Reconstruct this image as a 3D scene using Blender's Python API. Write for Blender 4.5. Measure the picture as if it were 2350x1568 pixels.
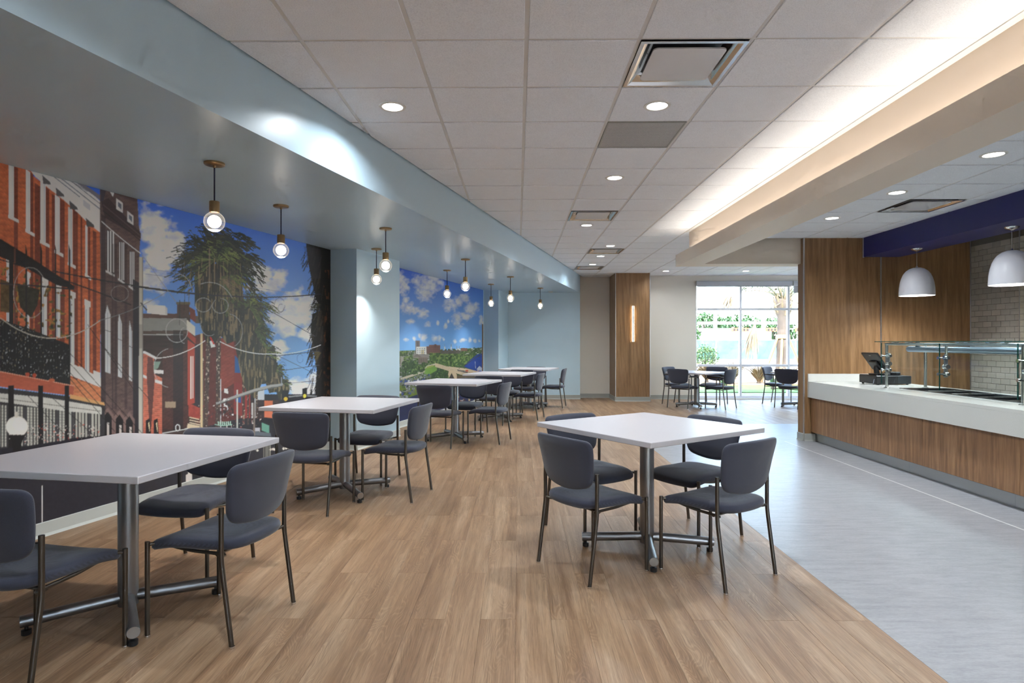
# Dining hall with murals, serving counter and a window wall.  Units: metres, +Y looks down the room.
import bpy, math, random
import numpy as np
from mathutils import Vector, Matrix

random.seed(7)
rng = np.random.default_rng(11)
scene = bpy.context.scene
for o in list(bpy.data.objects):
    bpy.data.objects.remove(o)
R = math.radians
PI = math.pi

# ------------------------------------------------------------------ camera
CAM_Z, CAM_YAW, FPX = 1.40, 0.00925, 1391.4
cam_d = bpy.data.cameras.new('camera')
cam_d.sensor_width = 36.0
cam_d.lens = FPX / 2350 * 36.0
cam_d.shift_y = 1.3 / 2350
cam_d.clip_end = 400
cam_d.clip_start = 0.05
cam = bpy.data.objects.new('camera', cam_d)
cam.location = (0, 0, CAM_Z)
cam.rotation_euler = (PI / 2, 0, CAM_YAW)
scene.collection.objects.link(cam)
scene.camera = cam

# ------------------------------------------------------------------ view, sky, sun
scene.view_settings.view_transform = 'Standard'
scene.view_settings.look = 'None'
scene.view_settings.exposure = 0.84
scene.view_settings.gamma = 1.0
scene.view_settings.use_curve_mapping = False
try:
    scene.cycles.max_bounces = 7
    scene.cycles.use_adaptive_sampling = True
    scene.cycles.adaptive_threshold = 0.15
    scene.cycles.adaptive_min_samples = 12
    scene.cycles.diffuse_bounces = 4
    scene.cycles.glossy_bounces = 4
    scene.cycles.transmission_bounces = 8
    scene.cycles.transparent_max_bounces = 12
    scene.cycles.caustics_reflective = False
    scene.cycles.caustics_refractive = False
    scene.cycles.sample_clamp_indirect = 6.0
except Exception:
    pass
world = bpy.data.worlds.new('sky')
scene.world = world
world.use_nodes = True
wn = world.node_tree
wn.nodes.clear()
sky = wn.nodes.new('ShaderNodeTexSky')
sky.sky_type = 'NISHITA'
sky.sun_disc = False
sky.sun_elevation = R(52)
sky.sun_rotation = R(200)
sky.air_density = 1.0
sky.dust_density = 3.0
bg = wn.nodes.new('ShaderNodeBackground')
bg.inputs['Strength'].default_value = 1.75
wo = wn.nodes.new('ShaderNodeOutputWorld')
wn.links.new(sky.outputs['Color'], bg.inputs['Color'])
wn.links.new(bg.outputs['Background'], wo.inputs['Surface'])
sun_d = bpy.data.lights.new('sun', 'SUN')
sun_d.energy = 3.0
sun_d.angle = R(0.6)
sun_d.color = (1.0, 0.95, 0.86)
sun = bpy.data.objects.new('sun', sun_d)
sun.rotation_euler = Vector((0.45, 0.75, -1.1)).to_track_quat('-Z', 'Y').to_euler()
sun.location = (-10, -10, 30)
scene.collection.objects.link(sun)

LAMP_W = 12.5          # one ceiling downlight
BULB_W = 5.5           # one globe pendant
DOME_W = 11.0          # one dome pendant
COVE_STRENGTH = 17.0    # cove light strip

# ------------------------------------------------------------------ mesh helpers
COL = scene.collection

class MB:
    """collects vertices and faces; build() links them as ONE mesh object"""
    def __init__(self):
        self.v, self.f = [], []
    def add(self, vs, fs, M=None):
        n = len(self.v)
        if M is not None:
            vs = [tuple(M @ Vector(p)) for p in vs]
        self.v += [tuple(p) for p in vs]
        self.f += [tuple(i + n for i in q) for q in fs]
        return self
    def box(self, x0, x1, y0, y1, z0, z1, M=None):
        vs = [(x0,y0,z0),(x1,y0,z0),(x1,y1,z0),(x0,y1,z0),(x0,y0,z1),(x1,y0,z1),(x1,y1,z1),(x0,y1,z1)]
        fs = [(3,2,1,0),(4,5,6,7),(0,1,5,4),(1,2,6,5),(2,3,7,6),(3,0,4,7)]
        return self.add(vs, fs, M)
    def bbox(self, x0, x1, y0, y1, z0, z1, b=0.004, M=None):
        """box with all edges chamfered"""
        xs, ys, zs = (x0, x1), (y0, y1), (z0, z1)
        vs, idx = [], {}
        for i in (0,1):
            for j in (0,1):
                for k in (0,1):
                    sx, sy, sz = (1 if i == 0 else -1), (1 if j == 0 else -1), (1 if k == 0 else -1)
                    for a in range(3):
                        p = [xs[i] + sx*b, ys[j] + sy*b, zs[k] + sz*b]
                        p[a] = (xs[i], ys[j], zs[k])[a]
                        idx[(i,j,k,a)] = len(vs); vs.append(tuple(p))
        fs = []
        I = idx
        for s in (0,1):
            q = [I[(s,0,0,0)], I[(s,1,0,0)], I[(s,1,1,0)], I[(s,0,1,0)]]; fs.append(q if s else q[::-1])
            q = [I[(0,s,0,1)], I[(0,s,1,1)], I[(1,s,1,1)], I[(1,s,0,1)]]; fs.append(q if s else q[::-1])
            q = [I[(0,0,s,2)], I[(1,0,s,2)], I[(1,1,s,2)], I[(0,1,s,2)]]; fs.append(q if s else q[::-1])
        for i in (0,1):
            for j in (0,1):
                q = [I[(i,j,0,0)], I[(i,j,1,0)], I[(i,j,1,1)], I[(i,j,0,1)]]; fs.append(q if i != j else q[::-1])
                q = [I[(i,0,j,0)], I[(i,1,j,0)], I[(i,1,j,2)], I[(i,0,j,2)]]; fs.append(q if i == j else q[::-1])
                q = [I[(0,i,j,1)], I[(1,i,j,1)], I[(1,i,j,2)], I[(0,i,j,2)]]; fs.append(q if i != j else q[::-1])
                for k in (0,1):
                    q = [I[(i,j,k,0)], I[(i,j,k,1)], I[(i,j,k,2)]]; fs.append(q if (i+j+k) % 2 else q[::-1])
        return self.add(vs, fs, M)
    def tube(self, pts, r, n=12, cap=True, M=None):
        pts = [Vector(p) for p in pts]
        rs = r if isinstance(r, (list, tuple)) else [r]*len(pts)
        vs, fs = [], []
        up = None
        for i, p in enumerate(pts):
            t = (pts[min(i+1, len(pts)-1)] - pts[max(i-1, 0)]).normalized()
            if up is None:
                a = Vector((0,0,1)) if abs(t.z) < 0.9 else Vector((1,0,0))
                up = (a - t*a.dot(t)).normalized()
            else:
                up = (up - t*up.dot(t)).normalized()
            w = t.cross(up)
            k = 1.0
            if 0 < i < len(pts)-1:
                d1 = (pts[i]-pts[i-1]).normalized(); c = max(0.5, d1.dot(t)); k = 1.0/c
            for j in range(n):
                a = 2*PI*j/n
                vs.append(tuple(p + up*math.cos(a)*rs[i] + w*math.sin(a)*rs[i]))
        for i in range(len(pts)-1):
            for j in range(n):
                fs.append((i*n+j, i*n+(j+1)%n, (i+1)*n+(j+1)%n, (i+1)*n+j))
        if cap:
            fs.append(tuple(range(n))[::-1]); fs.append(tuple((len(pts)-1)*n+j for j in range(n)))
        return self.add(vs, fs, M)
    def lathe(self, prof, n=32, M=None):
        """profile of (radius, z) turned round z"""
        vs, fs, rows = [], [], []
        for r, z in prof:
            if r < 1e-6:
                rows.append([len(vs)]); vs.append((0,0,z))
            else:
                rows.append(list(range(len(vs), len(vs)+n)))
                vs += [(r*math.cos(2*PI*j/n), r*math.sin(2*PI*j/n), z) for j in range(n)]
        for a, b in zip(rows, rows[1:]):
            for j in range(n):
                q = [a[j % len(a)], a[(j+1) % len(a)], b[(j+1) % len(b)], b[j % len(b)]]
                q2 = []
                for x in q:
                    if x not in q2: q2.append(x)
                if len(q2) > 2: fs.append(tuple(q2))
        return self.add(vs, fs, M)
    def prism(self, poly, z0, z1, M=None):
        """vertical prism over a plan polygon (counter-clockwise)"""
        n = len(poly)
        vs = [(x,y,z0) for x,y in poly] + [(x,y,z1) for x,y in poly]
        fs = [tuple(range(n))[::-1], tuple(range(n, 2*n))] + [(i,(i+1)%n,n+(i+1)%n,n+i) for i in range(n)]
        return self.add(vs, fs, M)
    def rings(self, rings, cap0=True, cap1=True, M=None):
        n = len(rings[0]); vs = [p for r in rings for p in r]; fs = []
        for i in range(len(rings)-1):
            for j in range(n):
                fs.append((i*n+j, i*n+(j+1)%n, (i+1)*n+(j+1)%n, (i+1)*n+j))
        if cap0: fs.append(tuple(range(n))[::-1])
        if cap1: fs.append(tuple((len(rings)-1)*n+j for j in range(n)))
        return self.add(vs, fs, M)
    def mesh(self, name, smooth=None):
        me = bpy.data.meshes.new(name)
        me.from_pydata(self.v, [], self.f)
        if smooth is not None:
            me.polygons.foreach_set('use_smooth', [True]*len(me.polygons))
            me.set_sharp_from_angle(angle=R(smooth))
        me.update()
        return me
    def build(self, name, m, parent=None, smooth=None, loc=None, rot=None):
        me = self.mesh(name, smooth)
        me.materials.append(m)
        return link(name, me, parent, loc, rot)

def link(name, data, parent=None, loc=None, rot=None):
    o = bpy.data.objects.new(name, data)
    COL.objects.link(o)
    if parent is not None: o.parent = parent
    if loc is not None: o.location = loc
    if rot is not None: o.rotation_euler = rot
    return o

def tag(o, label=None, cat=None, group=None, kind=None):
    if label: o['label'] = label
    if cat: o['category'] = cat
    if group: o['group'] = group
    if kind: o['kind'] = kind
    return o

def empty(name, loc=(0,0,0), rz=0.0):
    o = link(name, None)
    o.empty_display_size = 0.1
    o.location = loc; o.rotation_euler = (0,0,rz)
    return o

def copy_tree(o, parent=None):
    c = o.copy(); COL.objects.link(c); c.parent = parent
    for ch in list(o.children): copy_tree(ch, c)
    return c

def clip(poly, a, b, c):
    """keep the side a*x + b*y <= c of a plan polygon"""
    out = []
    for i in range(len(poly)):
        p, q = poly[i], poly[(i+1) % len(poly)]
        dp, dq = a*p[0]+b*p[1]-c, a*q[0]+b*q[1]-c
        if dp <= 0: out.append(p)
        if (dp < 0 < dq) or (dq < 0 < dp):
            t = dp/(dp-dq); out.append((p[0]+(q[0]-p[0])*t, p[1]+(q[1]-p[1])*t))
    return out

def area(poly):
    return 0.5*abs(sum(poly[i][0]*poly[(i+1)%len(poly)][1]-poly[(i+1)%len(poly)][0]*poly[i][1] for i in range(len(poly))))

# ------------------------------------------------------------------ material helpers
def srgb(r, g, b):
    f = lambda c: (c/12.92 if c <= 0.04045 else ((c+0.055)/1.055)**2.4)
    return (f(r/255), f(g/255), f(b/255), 1.0)

class NT:
    def __init__(self, name):
        self.m = bpy.data.materials.new(name); self.m.use_nodes = True
        self.t = self.m.node_tree; self.n = self.t.nodes
        self.p = next(x for x in self.n if x.type == 'BSDF_PRINCIPLED')
        self.out = next(x for x in self.n if x.type == 'OUTPUT_MATERIAL')
    def node(self, typ, **kw):
        x = self.n.new(typ)
        for k, v in kw.items():
            if k.startswith('i_'): x.inputs[k[2:].replace('_', ' ')].default_value = v
            else: setattr(x, k, v)
        return x
    def l(self, a, b): self.t.links.new(a, b)
    def ramp(self, fac, stops):
        r = self.node('ShaderNodeValToRGB'); self.l(fac, r.inputs['Fac'])
        e = r.color_ramp.elements
        while len(e) < len(stops): e.new(0.5)
        for x, (p, c) in zip(e, stops): x.position = p; x.color = c
        return r.outputs['Color']
    def mix(self, fac, a, b, mode='MIX'):
        x = self.node('ShaderNodeMix', data_type='RGBA', blend_type=mode)
        for s, v in ((x.inputs[0], fac), (x.inputs[6], a), (x.inputs[7], b)):
            if hasattr(v, 'is_output'): self.l(v, s)
            else: s.default_value = v
        return x.outputs[2]
    def math(self, op, a, b=0.0):
        x = self.node('ShaderNodeMath', operation=op)
        for s, v in ((x.inputs[0], a), (x.inputs[1], b)):
            if hasattr(v, 'is_output'): self.l(v, s)
            else: s.default_value = v
        return x.outputs[0]
    def coords(self, scale=(1,1,1), rnd=False, kind='Object'):
        tc = self.node('ShaderNodeTexCoord'); mp = self.node('ShaderNodeMapping')
        mp.inputs['Scale'].default_value = scale
        src = tc.outputs[kind]
        if rnd:
            oi = self.node('ShaderNodeObjectInfo'); va = self.node('ShaderNodeVectorMath', operation='MULTIPLY_ADD')
            cmb = self.node('ShaderNodeCombineXYZ')
            self.l(oi.outputs['Random'], cmb.inputs[0]); self.l(oi.outputs['Random'], cmb.inputs[1]); self.l(oi.outputs['Random'], cmb.inputs[2])
            self.l(cmb.outputs[0], va.inputs[0]); va.inputs[1].default_value = (37.0, 91.0, 53.0); self.l(src, va.inputs[2])
            src = va.outputs[0]
        self.l(src, mp.inputs['Vector'])
        return mp.outputs['Vector']
    def noise(self, vec, scale=5.0, detail=4.0, rough=0.55, dist=0.0):
        x = self.node('ShaderNodeTexNoise'); self.l(vec, x.inputs['Vector'])
        x.inputs['Scale'].default_value = scale; x.inputs['Detail'].default_value = detail
        x.inputs['Roughness'].default_value = rough; x.inputs['Distortion'].default_value = dist
        return x.outputs['Fac']
    def bump(self, h, strength=0.2, dist=0.002):
        b = self.node('ShaderNodeBump'); b.inputs['Strength'].default_value = strength; b.inputs['Distance'].default_value = dist
        self.l(h, b.inputs['Height']); self.l(b.outputs['Normal'], self.p.inputs['Normal'])
    def set(self, **kw):
        for k, v in kw.items():
            s = self.p.inputs[k.replace('_', ' ')]
            if hasattr(v, 'is_output'): self.l(v, s)
            else: s.default_value = v
        return self

def paint(name, rgb, rough=0.6, bump=0.05, var=0.03, spec=0.5, scale=60.0):
    t = NT(name); v = t.coords()
    n = t.noise(v, scale, 3); c = srgb(*rgb)
    big = t.noise(v, 1.3, 2)
    dark = tuple(x*(1-var) for x in c[:3]) + (1,); lite = tuple(min(1, x*(1+var)) for x in c[:3]) + (1,)
    t.set(Base_Color=t.ramp(big, [(0.3, dark), (0.7, lite)]), Roughness=rough)
    t.p.inputs['Specular IOR Level'].default_value = spec
    if bump: t.bump(n, bump, 0.001)
    return t.m

def metal(name, rgb, rough=0.3, brushed=(1,1,40), amt=0.08):
    t = NT(name); v = t.coords(brushed); n = t.noise(v, 30, 2)
    t.set(Base_Color=srgb(*rgb), Metallic=1.0)
    x = t.node('ShaderNodeMapRange'); t.l(n, x.inputs['Value']); x.inputs['To Min'].default_value = max(0.02, rough-amt); x.inputs['To Max'].default_value = rough+amt
    t.l(x.outputs['Result'], t.p.inputs['Roughness'])
    return t.m

def emit(name, rgb, strength):
    t = NT(name); t.n.remove(t.p)
    e = t.node('ShaderNodeEmission'); e.inputs['Color'].default_value = srgb(*rgb); e.inputs['Strength'].default_value = strength
    t.l(e.outputs['Emission'], t.out.inputs['Surface'])
    return t.m

def plastic(name, rgb, rough=0.4):
    t = NT(name); v = t.coords(); n = t.noise(v, 250, 2)
    t.set(Base_Color=srgb(*rgb), Roughness=rough); t.bump(n, 0.05, 0.0005)
    return t.m

def wood_laminate(name, stops, axis=2, fine=1.0, rough=0.38):
    """straight-grained laminate, grain along the given axis"""
    t = NT(name)
    sc = [9.0, 9.0, 9.0]; sc[axis] = 0.55
    v = t.coords(tuple(sc), rnd=True)
    n1 = t.noise(v, 2.1*fine, 4, 0.6, 0.5)
    sc2 = [60.0, 60.0, 60.0]; sc2[axis] = 2.2
    n2 = t.noise(t.coords(tuple(sc2), rnd=True), 2.2*fine, 4, 0.65, 1.2)
    sc3 = [14.0, 14.0, 14.0]; sc3[axis] = 1.6
    w = t.node('ShaderNodeTexWave', wave_type='BANDS', bands_direction='DIAGONAL')
    t.l(t.coords(tuple(sc3), rnd=True), w.inputs['Vector'])
    w.inputs['Scale'].default_value = 0.55*fine; w.inputs['Distortion'].default_value = 5.0
    w.inputs['Detail'].default_value = 3.0; w.inputs['Detail Scale'].default_value = 0.8
    c = t.ramp(n1, [(0.30, srgb(*stops[0])), (0.5, srgb(*stops[1])), (0.70, srgb(*stops[2]))])
    k = t.ramp(n2, [(0.35, (0.72,0.71,0.70,1)), (0.62, (1.06,1.06,1.06,1))])
    c = t.mix(0.6, c, k, 'MULTIPLY')
    kw = t.ramp(w.outputs['Fac'], [(0.0, (0.80,0.78,0.76,1)), (0.6, (1.05,1.05,1.05,1))])
    c = t.mix(0.35, c, kw, 'MULTIPLY')
    t.set(Base_Color=c, Roughness=rough)
    t.bump(n2, 0.12, 0.0006)
    return t.m

def plank_material():
    t = NT('oak_plank')
    v = t.coords((6.0, 0.40, 1.0), rnd=True)
    n1 = t.noise(v, 1.6, 3, 0.6, 0.6)
    n2 = t.noise(t.coords((230.0, 7.0, 1.0), rnd=True), 1.0, 3, 0.7, 0.3)
    # growth rings: fine lines bent by a slow noise, so that they close into cathedrals
    tc = t.coords((1.0, 1.0, 1.0), rnd=True)
    sx = t.node('ShaderNodeSeparateXYZ'); t.l(tc, sx.inputs[0])
    slow = t.noise(t.coords((7.0, 1.5, 1.0), rnd=True), 1.0, 2, 0.5, 0.2)
    ph = t.math('ADD', t.math('MULTIPLY', sx.outputs[0], 330.0), t.math('MULTIPLY', slow, 175.0))
    ring = t.math('SINE', ph)
    c = t.ramp(n1, [(0.30, srgb(131,101,75)), (0.5, srgb(151,121,93)), (0.70, srgb(168,141,114))])
    k = t.ramp(n2, [(0.34, (0.70,0.67,0.64,1)), (0.58, (1.07,1.07,1.07,1))])
    c = t.mix(0.85, c, k, 'MULTIPLY')
    n3 = t.noise(t.coords((48.0, 1.3, 1.0), rnd=True), 1.0, 3, 0.65, 0.4)
    c = t.mix(0.8, c, t.ramp(n3, [(0.34, (0.80,0.77,0.73,1)), (0.50, (1,1,1,1)), (0.68, (1.15,1.15,1.14,1))]), 'MULTIPLY')
    mask = t.ramp(t.noise(t.coords((5.0, 0.8, 1.0), rnd=True), 1.3, 2), [(0.44, (0,0,0,1)), (0.60, (1,1,1,1))])
    kr = t.ramp(ring, [(0.0, (0.80,0.77,0.74,1)), (0.75, (1.05,1.05,1.05,1))])
    c = t.mix(t.math('MULTIPLY', mask, 0.75), c, t.mix(1.0, c, kr, 'MULTIPLY'))
    oi = t.node('ShaderNodeObjectInfo')
    kp = t.ramp(oi.outputs['Random'], [(0.0, (0.95,0.94,0.93,1)), (0.5, (1.0,1.0,1.0,1)), (1.0, (1.04,1.04,1.04,1))])
    c = t.mix(1.0, c, kp, 'MULTIPLY')
    t.set(Base_Color=c)
    x = t.node('ShaderNodeMapRange'); t.l(n2, x.inputs['Value']); x.inputs['To Min'].default_value = 0.36; x.inputs['To Max'].default_value = 0.50
    t.l(x.outputs['Result'], t.p.inputs['Roughness'])
    t.bump(n2, 0.06, 0.0006)
    return t.m

def glass(name, rgb=(246, 251, 250), rough=0.0, gloss=0.10):
    """thin clear pane: mostly transparent, mirror-like at grazing angles"""
    t = NT(name); t.n.remove(t.p)
    tr = t.node('ShaderNodeBsdfTransparent'); tr.inputs['Color'].default_value = srgb(*rgb)
    gl = t.node('ShaderNodeBsdfGlossy'); gl.inputs['Roughness'].default_value = rough
    fr = t.node('ShaderNodeFresnel'); fr.inputs['IOR'].default_value = 1.45
    n = t.noise(t.coords((3,3,3)), 2.0, 1)
    geo = t.node('ShaderNodeNewGeometry')
    f = t.math('MULTIPLY', fr.outputs['Fac'], t.math('SUBTRACT', 1.0, geo.outputs['Backfacing']))
    f = t.math('ADD', f, t.math('MULTIPLY', n, gloss*0.10))
    mx = t.node('ShaderNodeMixShader'); t.l(f, mx.inputs[0]); t.l(tr.outputs[0], mx.inputs[1]); t.l(gl.outputs[0], mx.inputs[2])
    t.l(mx.outputs[0], t.out.inputs['Surface'])
    return t.m

M = {}
M['plank'] = plank_material()
M['substrate'] = paint('floor_substrate', (140, 112, 86), 0.9)
def grey_sheet():
    t = NT('grey_sheet_vinyl')
    v = t.coords((1.0, 5.0, 1.0)); n = t.noise(v, 4.5, 5, 0.7, 0.4)
    n2 = t.noise(t.coords((1.0, 3.0, 1.0)), 40, 4, 0.7)
    c = t.ramp(n, [(0.3, srgb(138,138,141)), (0.6, srgb(158,158,161))])
    k = t.ramp(n2, [(0.38, (0.86,0.86,0.86,1)), (0.6, (1.03,1.03,1.03,1))])
    t.set(Base_Color=t.mix(0.8, c, k, 'MULTIPLY'), Roughness=0.36); t.bump(n2, 0.03, 0.0006)
    return t.m
M['grey_sheet'] = grey_sheet()
M['pale_line'] = paint('pale_floor_line', (214, 213, 210), 0.4)
M['blue'] = paint('pale_blue_paint', (182, 206, 220), 0.33, 0.03, 0.015)
M['beige'] = paint('warm_grey_paint', (220, 214, 204), 0.6, 0.04, 0.015)
M['cove'] = paint('peach_paint', (212, 196, 180), 0.6, 0.03, 0.01)
M['band'] = paint('taupe_paint', (224, 212, 196), 0.5, 0.03, 0.01)
M['navy'] = paint('navy_paint', (38, 40, 98), 0.5, 0.03, 0.02)
M['offwhite'] = paint('off_white_paint', (222, 221, 216), 0.5)
M['base_light'] = plastic('pale_baseboard', (196, 200, 196), 0.4)
M['base_grey'] = plastic('grey_baseboard', (158, 158, 152), 0.45)
M['deck'] = paint('deck_dark', (70, 70, 70), 0.9)
def ceiling_tile():
    t = NT('mineral_fibre_tile'); v = t.coords((1,1,1), rnd=True)
    n = t.noise(v, 160, 4, 0.75); n1 = t.noise(v, 14, 3)
    c = t.ramp(n, [(0.34, srgb(220,224,231)), (0.55, srgb(240,244,250))])
    c2 = t.mix(0.15, c, t.ramp(n1, [(0.3,(0.8,0.8,0.8,1)), (0.7,(1,1,1,1))]), 'MULTIPLY')
    t.set(Base_Color=c2, Roughness=0.9); t.bump(n, 0.35, 0.0012)
    return t.m
M['tile'] = ceiling_tile()
M['tbar'] = paint('white_grid_bar', (214, 213, 211), 0.45, 0.0)
M['oak'] = wood_laminate('oak_laminate', [(120,90,60), (142,107,72), (160,124,88)])
M['oak_counter'] = wood_laminate('oak_laminate_counter', [(120,86,58), (150,110,76), (172,132,95)], fine=1.2)
M['alu'] = metal('satin_aluminium', (206, 206, 208), 0.3)
M['steel'] = metal('brushed_steel', (176, 176, 174), 0.32)
M['chrome'] = metal('polished_chrome', (225, 225, 226), 0.08, amt=0.04)
M['pewter'] = metal('pewter_tube', (96, 92, 87), 0.34)
M['gunmetal'] = metal('gunmetal_tube', (150, 150, 152), 0.40)
M['brass'] = metal('aged_brass', (168, 140, 104), 0.32)
M['black'] = plastic('black_plastic', (26, 26, 28), 0.4)
M['laminate'] = plastic('white_laminate', (187, 184, 189), 0.32)
M['laminate_edge'] = plastic('white_edge_band', (222, 221, 216), 0.4)
def quartz():
    t = NT('white_quartz'); n = t.noise(t.coords((1,1,1)), 220, 3, 0.7)
    t.set(Base_Color=t.ramp(n, [(0.3, srgb(198,198,192)), (0.6, srgb(216,216,211))]), Roughness=0.16)
    return t.m
M['quartz'] = quartz()
def fabric(name, lo, hi):
    t = NT(name); v = t.coords((1,1,1), rnd=True)
    a = t.node('ShaderNodeTexWave', wave_type='BANDS', bands_direction='X'); t.l(v, a.inputs['Vector']); a.inputs['Scale'].default_value = 260; a.inputs['Distortion'].default_value = 2.0
    b = t.node('ShaderNodeTexWave', wave_type='BANDS', bands_direction='Z'); t.l(v, b.inputs['Vector']); b.inputs['Scale'].default_value = 260; b.inputs['Distortion'].default_value = 2.0
    n = t.noise(v, 420, 3, 0.8)
    m = t.math('MULTIPLY', t.math('ADD', a.outputs['Fac'], b.outputs['Fac']), 0.25)
    m = t.math('ADD', m, t.math('MULTIPLY', n, 0.5))
    t.set(Base_Color=t.ramp(m, [(0.3, srgb(*lo)), (0.7, srgb(*hi))]), Roughness=0.85)
    t.p.inputs['Sheen Weight'].default_value = 0.25
    t.p.inputs['Sheen Roughness'].default_value = 0.5
    t.bump(m, 0.25, 0.0008)
    return t.m
M['fabric'] = fabric('slate_fabric', (33,35,47), (57,61,80))
M['lens'] = emit('lit_lens', (255, 253, 250), 9.0)
M['glow_disc'] = emit('glowing_core', (255, 243, 228), 7.0)
M['glow_tube'] = emit('sconce_tube', (255, 232, 190), 7.0)
M['cove_led'] = emit('led_strip', (255, 247, 234), COVE_STRENGTH)
M['glass'] = glass('clear_glass')
M['window_glass'] = glass('window_glass', (246, 250, 250), 0.0, 0.05)
M['glass_edge'] = plastic('green_glass_edge', (28, 74, 66), 0.15)
M['cord'] = plastic('navy_cord', (22, 24, 60), 0.7)
M['dome_white'] = plastic('white_enamel', (222, 221, 228), 0.35)

# ================================================================== THE SETTING
CEIL, CEIL_R, SOFFIT = 3.036, 2.878, 2.61
BACK_Y = -3.2            # wall behind the photographer
A15 = R(15.0)
OX, OY = -3.49, 4.056    # a point on the mural wall; u runs along it, n out into the room
def W(u, n):
    return (OX + u*math.sin(A15) + n*math.cos(A15), OY + u*math.cos(A15) - n*math.sin(A15))
WROT = -A15              # turns a y-aligned thing parallel to the mural wall

def struct(o, label, cat):
    return tag(o, label, cat, kind='structure')

# ---- floor: slab, oak planks, grey sheet vinyl
GREY_X, GREY_Y1 = 1.77, 10.43
floor = MB().prism([(-7.5,BACK_Y-.2),(11.2,BACK_Y-.2),(11.2,15.6),(-4,15.6)], -0.15, -0.006).build('floor', M['substrate'])
struct(floor, 'floor of honey oak planks with a pale grey sheet vinyl zone along the counter', 'floor')
sheet = MB().box(GREY_X+0.0012, 11.0, BACK_Y, GREY_Y1, -0.006, -0.0006).build('vinyl_sheet', M['grey_sheet'], floor)
sheet['label'] = 'pale mottled grey sheet vinyl'
MB().box(3.765, 3.779, BACK_Y, 8.60, -0.0006, -0.0001).build('pale_floor_line', M['pale_line'], floor)  # thin pale line on the vinyl, running parallel to the counter
PW, PL = 0.178, 1.2192
PGAP = 0.0004
def plank_mesh(poly, cx, cy):
    """bevelled plank over a plan polygon"""
    def inset(p, d):
        out = []
        mx = sum(q[0] for q in p)/len(p); my = sum(q[1] for q in p)/len(p)
        xs = [q[0] for q in p]; ys = [q[1] for q in p]
        sx = 1-2*d/max(1e-4, max(xs)-min(xs)); sy = 1-2*d/max(1e-4, max(ys)-min(ys))
        return [(mx+(x-mx)*sx, my+(y-my)*sy) for x, y in p]
    a = [(x-cx, y-cy) for x, y in inset(poly, PGAP)]; b = [(x-cx, y-cy) for x, y in inset(poly, PGAP+0.0006)]
    n = len(a)
    vs = [(x,y,-0.006) for x,y in a] + [(x,y,-0.0004) for x,y in a] + [(x,y,0.0) for x,y in b]
    fs = [(i,(i+1)%n,n+(i+1)%n,n+i) for i in range(n)] + [(n+i,n+(i+1)%n,2*n+(i+1)%n,2*n+i) for i in range(n)] + [tuple(range(2*n,3*n))]
    return vs, fs
planks = []
ncol = 0
for c in range(-42, 54):
    x0 = GREY_X - (c+1)*PW if c >= 0 else GREY_X - (c+1)*PW
    x1 = x0 + PW
    off = 0.0 if c % 2 == 0 else PL/2
    for k in range(-6, 12):
        y0 = 3.06 + off + k*PL; y1 = y0 + PL
        poly = [(x0,y0),(x1,y0),(x1,y1),(x0,y1)]
        poly = clip(poly, 0, -1, -BACK_Y) if y0 < BACK_Y else poly
        if poly and y1 > 15.27: poly = clip(poly, 0, 1, 15.27)
        # left end: the mural wall
        if poly: poly = clip(poly, -math.cos(A15), math.sin(A15), -(OX*math.cos(A15) - OY*math.sin(A15)))
        if poly and x1 > GREY_X + 1e-6:
            if y1 <= GREY_Y1: poly = []
            elif y0 < GREY_Y1: poly = clip(poly, 0, -1, -GREY_Y1)
        if x0 > 10.9: poly = []
        if len(poly) > 2 and area(poly) > 0.002:
            cx, cy = (x0+x1)/2, (y0+y1)/2
            full = len(poly) == 4 and abs(area(poly)-PW*PL) < 1e-6
            planks.append((poly, cx, cy, full))
def plank_rank(p):
    _, x, y, _f = p
    if y < 1.6 or abs(x)/max(y, 0.1) > 0.93: return 1e6 + abs(y)
    if y > 8.8 and x > 4.0 + (y-8.7)*0.47: return 1e5
    return math.hypot(x, y)
planks.sort(key=plank_rank)
base = [(-PW/2,-PL/2),(PW/2,-PL/2),(PW/2,PL/2),(-PW/2,PL/2)]
mb = MB(); mb.add(*plank_mesh(base, 0, 0)); full_plank = mb.mesh('plank'); full_plank.materials.append(M['plank'])
rest = MB()
for i, (poly, cx, cy, full) in enumerate(planks):
    if i < 298:
        if full: me = full_plank
        else:
            b = MB(); b.add(*plank_mesh(poly, cx, cy)); me = b.mesh('plank'); me.materials.append(M['plank'])
        link('plank', me, floor, (cx, cy, 0))
    else:
        vs, fs = plank_mesh(poly, cx, cy)
        rest.add([(x+cx, y+cy, z) for x, y, z in vs], fs)
ro = rest.build('remaining_planks', M['plank'], floor); ro['kind'] = 'stuff'

# ---- left wall, pillars, blue beam
p0, p1, p2, p3 = W(-7.6, 0), W(11.35, 0), W(11.35, -0.2), W(-7.6, -0.2)
wl = MB().prism([p3, p0, p1, p2], -0.004, CEIL+0.15).build('wall_left', M['blue'])
struct(wl, 'pale blue side wall behind the murals on the left', 'wall')
PIL = [(-2.5, -1.25, 0.386), (4.0, 5.245, 0.386), (10.46, 11.3, 0.35)]
for i, (u0, u1, d) in enumerate(PIL):
    b = MB()
    poly = [W(u0, 0), W(u0, d), W(u1, d), W(u1, 0)]
    if i == 2: poly = clip(poly, 0, 1, 14.86)
    o = b.prism(poly, 0.0, SOFFIT).build('pillar_%d' % (i+1), M['blue'])
    struct(o, ['pale blue wall pillar behind the photographer', 'wide pale blue wall pillar between the two murals',
               'pale blue wall pillar between the city skyline mural and the end wall'][i], 'pillar')
NB = 2.05
poly = clip([W(-7.6, 0.0), W(-7.6, NB), W(11.9, NB), W(11.9, 0.0)], 0, 1, 14.868)
bl = MB().prism(poly, SOFFIT, CEIL+0.12).build('beam_blue', M['blue'])
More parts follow.
